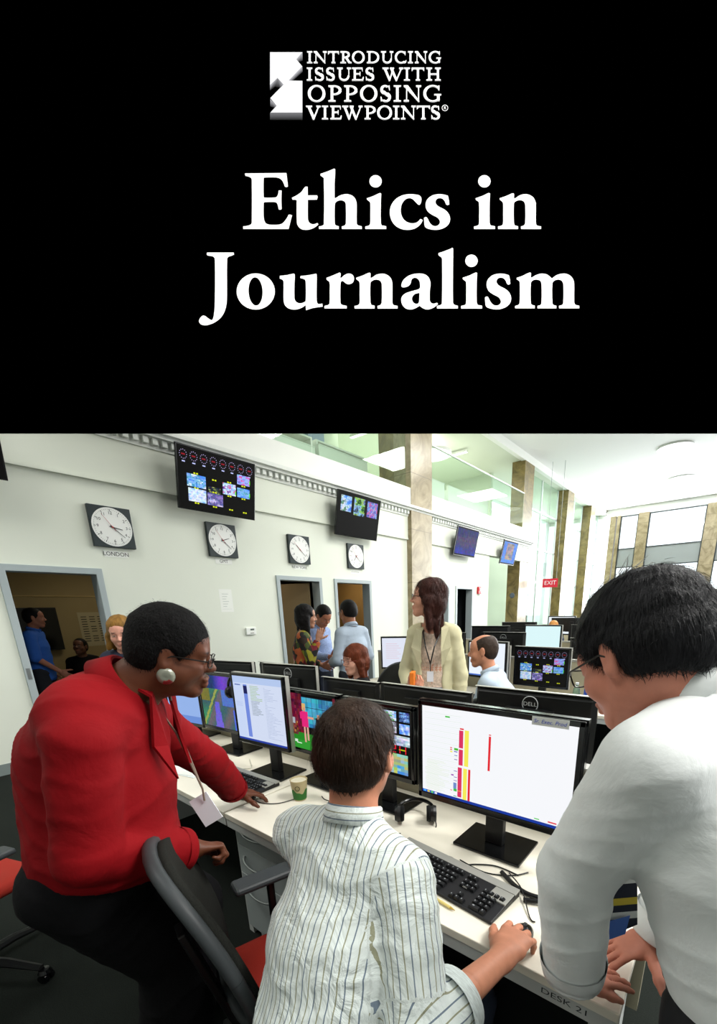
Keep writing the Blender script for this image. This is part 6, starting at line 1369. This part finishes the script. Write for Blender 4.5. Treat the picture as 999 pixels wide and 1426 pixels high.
gah = [(405,525),(345,540),(312,580),(312,620),(335,655),(370,665),(395,650),(402,600)]
gl = [(645,22),(715,0),(825,-45),(830,-35),(828,200),(828,640),(840,672),(890,690),(890,722),(625,722),(625,690),(670,680),(688,655),(690,100),(680,75),(645,48)]
gm = [(182,335),(260,308),(345,268),(362,275),(360,332),(375,330),(430,298),(500,282),(560,292),(600,320),(625,345),(680,305),(740,285),(800,283),(860,310),(895,355),(908,410),(908,630),(920,672),(972,690),(972,720),(718,720),(716,690),(755,678),(770,655),(772,420),(758,380),(730,360),(695,357),(655,372),(632,405),(632,640),(642,675),(683,690),(682,720),(445,720),(445,690),(480,680),(495,655),(496,420),(485,380),(460,362),(420,357),(380,370),(360,400),(358,640),(368,672),(410,688),(408,720),(162,720),(160,692),(200,678),(218,655),(222,500),(220,390),(212,375),(182,355)]
def el(cx, cy, rx, ry, n=40, rot=0): return [(cx+rx*math.cos(a)*math.cos(rot)-ry*math.sin(a)*math.sin(rot), cy+rx*math.cos(a)*math.sin(rot)+ry*math.sin(a)*math.cos(rot)) for a in [2*PI*k/n for k in range(n)]]
def L1(x0): return lambda u, v: (x0+u*S1, 230+v*S1)
def L2(x0): return lambda u, v: (x0+u*S2, 350+v*S2)
def SH(T, dx, dy): return lambda u, v: (T(u, v)[0]+dx, T(u, v)[1]+dy)
sp = smooth_pts
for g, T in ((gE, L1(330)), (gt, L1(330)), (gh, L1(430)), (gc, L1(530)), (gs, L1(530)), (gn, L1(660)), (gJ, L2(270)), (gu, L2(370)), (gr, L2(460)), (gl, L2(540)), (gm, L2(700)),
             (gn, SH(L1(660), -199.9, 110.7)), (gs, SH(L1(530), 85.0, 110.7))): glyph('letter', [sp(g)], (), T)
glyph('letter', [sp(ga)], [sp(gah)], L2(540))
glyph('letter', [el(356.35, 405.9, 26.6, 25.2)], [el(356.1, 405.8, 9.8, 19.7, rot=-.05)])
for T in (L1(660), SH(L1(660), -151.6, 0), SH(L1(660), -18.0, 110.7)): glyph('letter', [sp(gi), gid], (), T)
# small capitals: strokes in a unit box (x right, y up)
def st(x0, x1, y0=0, y1=1): return [(x0, y0), (x1, y0), (x1, y1), (x0, y1)]
def serif(x0, x1, y): s = 1 if y < .5 else -1; return [(x0, y), (x1, y), (x1, y+.04*s), ((x0+x1)/2+.09, y+.075*s), ((x0+x1)/2-.09, y+.075*s), (x0, y+.04*s)]
def arc(cx, cy, rx, ry, a0, a1, w0, w1, n=26):   # stroke whose width swells from w0 (top/bottom) to w1 (sides)
    o = []; i_ = []
    for k in range(n+1):
        a = math.radians(a0+(a1-a0)*k/n); c, s = math.cos(a), math.sin(a); o.append((cx+rx*c, cy+ry*s)); i_.append((cx+(rx-w1)*c, cy+(ry-w0)*s))
    return ('strip', o, i_)
def small(ch, ar):       # ar = width/height; horizontals keep their weight
    t = .17/ar; h = .055; sw = .36/ar; f = .065/ar
    I = lambda x, top=True: [st(x-t/2, x+t/2), serif(x-sw/2, x+sw/2, 0)]+([serif(x-sw/2, x+sw/2, 1)] if top else [])
    if ch == 'I': return [st(.5-t/2, .5+t/2), serif(0, 1, 0), serif(0, 1, 1)]
    if ch == 'N': return [st(.14, .14+f), serif(0, .30, 0), [(.0, 1), (.24, 1), (.90, .0), (.84, -.02), (.10, .88), (0, .96)], st(.82, .82+f), serif(.70, 1, 1)]
    if ch == 'T': return [st(.5-t/2, .5+t/2), serif(.5-sw/2, .5+sw/2, 0), [(0, 1), (1, 1), (1, .78), (.95, .80), (.86, .93), (.14, .93), (.05, .80), (0, .78)]]
    if ch in 'RP':
        b = [st(.17, .17+t), serif(0, .17+t+.17, 0), serif(.0, .3, 1), arc(.42, .735 if ch == 'R' else .71, .43 if ch == 'R' else .56, .265 if ch == 'R' else .29, 90, -90, h, t), st(.17, .44, .94, 1), st(.17, .44, .47 if ch == 'R' else .42, .52 if ch == 'R' else .47)]
        if ch == 'R': b.append([(.40, .50), (.58, .50), (.90, .06), (1, .04), (1, 0), (.74, 0)])
        return b
    if ch == 'O': return [arc(.5, .5, .5, .52, 0, 360, .06, t*1.05, 48)]
    if ch == 'D': return [st(.13, .13+t), serif(0, .4, 0), serif(0, .4, 1), arc(.42, .5, .58, .5, 90, -90, .06, t), st(.13, .44, .94, 1), st(.13, .44, 0, .06)]
    if ch == 'U': return [st(.13, .13+t, .35, 1), serif(0, .13+t+.13, 1), st(.87-f, .87, .35, 1), serif(.70, 1, 1), arc(.5, .36, .37, .38, 180, 360, .09, t*.75)]
    if ch in 'CG':
        b = [arc(.54, .5, .54, .52, 52, 308, .06, t*1.05, 40), [(.84, .97), (.92, .99), (.92, .72), (.87, .72), (.80, .88)]]
        if ch == 'C': b.append([(.85, .09), (.98, .22), (1, .20), (.93, .04), (.80, .0), (.72, .03)])
        else: b += [st(.80-.02, .80+t-.02, .04, .40), serif(.62, 1.04, .40+.075)[:0] or [(.62, .40), (1.02, .40), (1.02, .45), (.62, .45)]]
        return b
    if ch == 'S': return [arc(.46, .74, .42, .28, 50, 250, .07, t*.95), arc(.52, .27, .47, .29, 70, -130, .07, t*.95), [(.10, .70), (.30, .52), (.62, .36), (.92, .40), (.90, .30), (.62, .50), (.30, .68), (.16, .78)], [(.15, .60), (.40, .66), (.95, .34), (.70, .30)], [(.74, .96), (.86, 1.0), (.90, .72), (.84, .72)], [(.06, .28), (.12, .28), (.24, .06), (.08, .02)]]
    if ch == 'E': return [st(.15, .15+t), serif(0, .4, 0), serif(0, .4, 1), st(.15, .88, .94, 1), [(.82, 1), (.90, 1), (.92, .76), (.86, .76)], st(.2, .70, .49, .55), st(.66, .72, .38, .66), st(.15, .92, 0, .06), [(.82, 0), (.94, 0), (1, .26), (.95, .26)]]
    if ch == 'H': return [st(.13, .13+t), serif(0, .13+t+.13, 0), serif(0, .13+t+.13, 1), st(.87-t, .87), serif(.74-t, 1, 0), serif(.74-t, 1, 1), st(.2, .8, .47, .53)]
    if ch == 'V': return [[(.08, 1), (.08+t*1.15, 1), (.58, .18), (.53, -.03), (.47, -.03)], [(.84, 1), (.90, 1), (.545, -.03), (.49, .04)], serif(0, .42, 1), serif(.70, 1, 1)]
    if ch == 'W': return [[(.05, 1), (.05+t*1.1, 1), (.37, .12), (.345, -.03), (.31, -.03)], [(.50, 1), (.56, 1), (.36, -.03), (.33, .05)], [(.36, 1), (.36+t*1.1, 1), (.70, .12), (.675, -.03), (.64, -.03)], [(.90, 1), (.94, 1), (.69, -.03), (.66, .05)], serif(0, .30, 1), serif(.80, 1, 1)]
    return []
def small_letter(ch, x0, x1, yt, yb):
    w, h = x1-x0, yb-yt; vs = []; fs = []
    for k, poly in enumerate(small(ch, w/h)):
        b = len(vs)
        if poly[0] == 'strip':
            o_, i2 = poly[1], poly[2]; n = len(o_)
            vs += [bp(x0+u*w, yb-v*h, .006+.00012*k) for u, v in o_+i2]; fs += [(b+i, b+i+1, b+n+i+1, b+n+i) for i in range(n-1)]; continue
        bm = bmesh.new(); vv = [bm.verts.new((x0+u*w, -(yb-v*h), 0)) for u, v in poly]
        bm.faces.new(vv); bmesh.ops.triangulate(bm, faces=bm.faces[:]); bm.verts.index_update()
        vs += [bp(v.co[0], -v.co[1], .006+.00012*k) for v in bm.verts]; fs += [tuple(b+q.index for q in f.verts) for f in bm.faces]; bm.free()
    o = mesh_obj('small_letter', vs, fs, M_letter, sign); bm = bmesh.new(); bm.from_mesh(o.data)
    for f in bm.faces:
        f.normal_update()
        if f.normal.dot(Vector([float(q) for q in CF])) > 0: f.normal_flip()
    bm.to_mesh(o.data); bm.free(); md = o.modifiers.new('s', 'SOLIDIFY'); md.thickness = .005; md.offset = -1
def cx(u, b=0): return (500 if b else 370)+u/7.685
rows = [(71.1, 86.9, 'INTRODUCING', [(443,500,0),(515,655,0),(668,785,0),(800,920,0),(925,1061,0),(85,218,1),(235,370,1),(385,510,1),(525,580,1),(600,733,1),(748,878,1)]),
        (93.9, 111.2, 'ISSUESWITH', [(440,500,0),(525,625,0),(645,742,0),(765,915,0),(925,1051,0),(68,165,1),(252,475,1),(482,548,1),(565,700,1),(722,878,1)]),
        (118.6, 140.5, 'OPPOSING', [(452,640,0),(672,815,0),(840,985,0),(12,198,1),(225,345,1),(372,452,1),(480,668,1),(690,878,1)]),
        (147, 165.2, 'VIEWPOINTS', [(432,590,0),(602,670,0),(692,815,0),(820,1039,0),(60,182,1),(195,355,1),(365,435,1),(450,610,1),(620,762,1),(770,870,1)])]
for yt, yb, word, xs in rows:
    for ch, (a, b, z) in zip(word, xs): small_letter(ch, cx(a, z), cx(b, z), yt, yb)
# registered mark
X, Y = cx(922, 1), 65+655/7.685; vs = []; fs = []
for k in range(32): a = 2*PI*k/32; vs += [bp(X+4.4*math.cos(a), Y+4.4*math.sin(a), .006), bp(X+3.7*math.cos(a), Y+3.7*math.sin(a), .006)]
for k in range(32): fs.append((2*k, 2*k+1, (2*k+3) % 64, (2*k+2) % 64))
tv_, tf_ = text_mesh('R', 6.0); b = len(vs); vs += [bp(X+p[0], Y-p[1], .006) for p in tv_]; fs += [tuple(b+i for i in q) for q in tf_]
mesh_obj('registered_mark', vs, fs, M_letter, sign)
# emblem: white arrows shape with soft grey edges printed on a panel
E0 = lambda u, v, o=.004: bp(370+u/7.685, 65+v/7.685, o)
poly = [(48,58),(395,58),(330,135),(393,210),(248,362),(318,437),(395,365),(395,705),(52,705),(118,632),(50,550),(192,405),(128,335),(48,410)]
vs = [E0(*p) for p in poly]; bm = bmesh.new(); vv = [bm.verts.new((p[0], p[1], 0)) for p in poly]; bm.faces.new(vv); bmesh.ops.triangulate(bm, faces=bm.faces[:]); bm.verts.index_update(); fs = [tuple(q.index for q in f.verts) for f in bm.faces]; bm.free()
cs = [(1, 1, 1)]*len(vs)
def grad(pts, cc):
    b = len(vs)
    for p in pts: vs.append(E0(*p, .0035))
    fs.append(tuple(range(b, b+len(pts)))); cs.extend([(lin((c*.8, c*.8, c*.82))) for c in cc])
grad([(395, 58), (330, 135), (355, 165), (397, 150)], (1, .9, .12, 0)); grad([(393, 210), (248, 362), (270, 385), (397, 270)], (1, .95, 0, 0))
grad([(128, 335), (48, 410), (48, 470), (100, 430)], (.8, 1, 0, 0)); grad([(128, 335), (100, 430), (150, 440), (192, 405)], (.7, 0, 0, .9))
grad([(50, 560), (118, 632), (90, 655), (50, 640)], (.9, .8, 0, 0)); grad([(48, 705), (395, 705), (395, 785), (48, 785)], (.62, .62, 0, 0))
mesh_obj('emblem', vs, fs, mat('emblem_print', '#ffffff', .9, spec=0, usecol=True, emit=1.0), sign, col=np.array(cs))  # printed mark with added glow so its white stays pure
# ------------------------------------------------------------------ light
def area(name, loc, rot, sx, sy, power, color=(1, 1, 1), spread=PI):
    l = bpy.data.lights.new(name, 'AREA'); l.shape = 'RECTANGLE'; l.size = sx; l.size_y = sy; l.energy = power; l.color = color; l.spread = spread
    o = link(bpy.data.objects.new(name, l)); o.location = loc; o.rotation_euler = rot; return o
K = 1.05
for i, (x, y, p) in enumerate([(1.8, -1.0, 60), (-4.0, -1.2, 150), (3.2, 2.2, 420), (1.3, 4.6, 300), (-1.5, 7.5, 230), (2.0, 7.5, 230), (-2.5, 12, 260), (2, 13, 260), (-2.5, 18, 280), (2, 19, 280)]):
    area('ceiling_lamp', (x, y, 6.25), (0, 0, 0), 1.6, 1.6, p*K, (1, .985, .95))
area('window_daylight', (0, 25.4, 3.6), (math.radians(90), 0, math.radians(180)), 12, 5, 2200, (.95, .98, 1))  # daylight of the far windows
area('window_daylight', (8.8, 6, 3.8), (0, math.radians(90), 0), 4, 12, 300, (.95, .98, 1))  # added side fill, out of view; this wall has no window
area('corridor_lamp', (-8.0, 20, 6.0), (0, 0, 0), 2, 8, 360, (.96, .98, 1))  # unseen fill added to brighten the space behind the glazed partition
area('balcony_lamp', (-8.5, 11, 6.0), (0, 0, 0), 3, 5, 170, (1, 1, .93)); area('balcony_lamp', (-8.5, 4, 6.0), (0, 0, 0), 3, 5, 130, (1, 1, .92))
area('room_lamp', (-7.3, 2.6, 2.5), (0, 0, 0), .6, .6, 7, (1, .9, .7)); area('room_lamp', (-7.0, 4.6, 2.55), (0, 0, 0), .5, .5, 9, (1, .88, .7)); area('room_lamp', (-6.9, 6.9, 2.55), (0, 0, 0), .5, .5, 16, (1, .86, .62))
w = bpy.data.worlds.new('world'); SC.world = w; w.use_nodes = True; bg = w.node_tree.nodes['Background']; bg.inputs[0].default_value = (.93, .97, 1, 1); bg.inputs[1].default_value = 2.2
# ------------------------------------------------------------------ camera
cd = bpy.data.cameras.new('camera'); cam = link(bpy.data.objects.new('camera', cd))
Mx = Matrix([[CR[0], -CD[0], -CF[0], CAM[0]], [CR[1], -CD[1], -CF[1], CAM[1]], [CR[2], -CD[2], -CF[2], CAM[2]], [0, 0, 0, 1]]); cam.matrix_world = Mx
cd.sensor_fit = 'VERTICAL'; cd.sensor_height = 36; cd.lens = FPX/1426*36; cd.shift_x = (499.5-550)/1426; cd.shift_y = (1015-713)/1426; cd.clip_start = .02; cd.clip_end = 200
SC.camera = cam
SC.view_settings.view_transform = 'Standard'; SC.view_settings.look = 'None'; SC.view_settings.gamma = 1; SC.view_settings.exposure = 0; SC.view_settings.use_curve_mapping = False
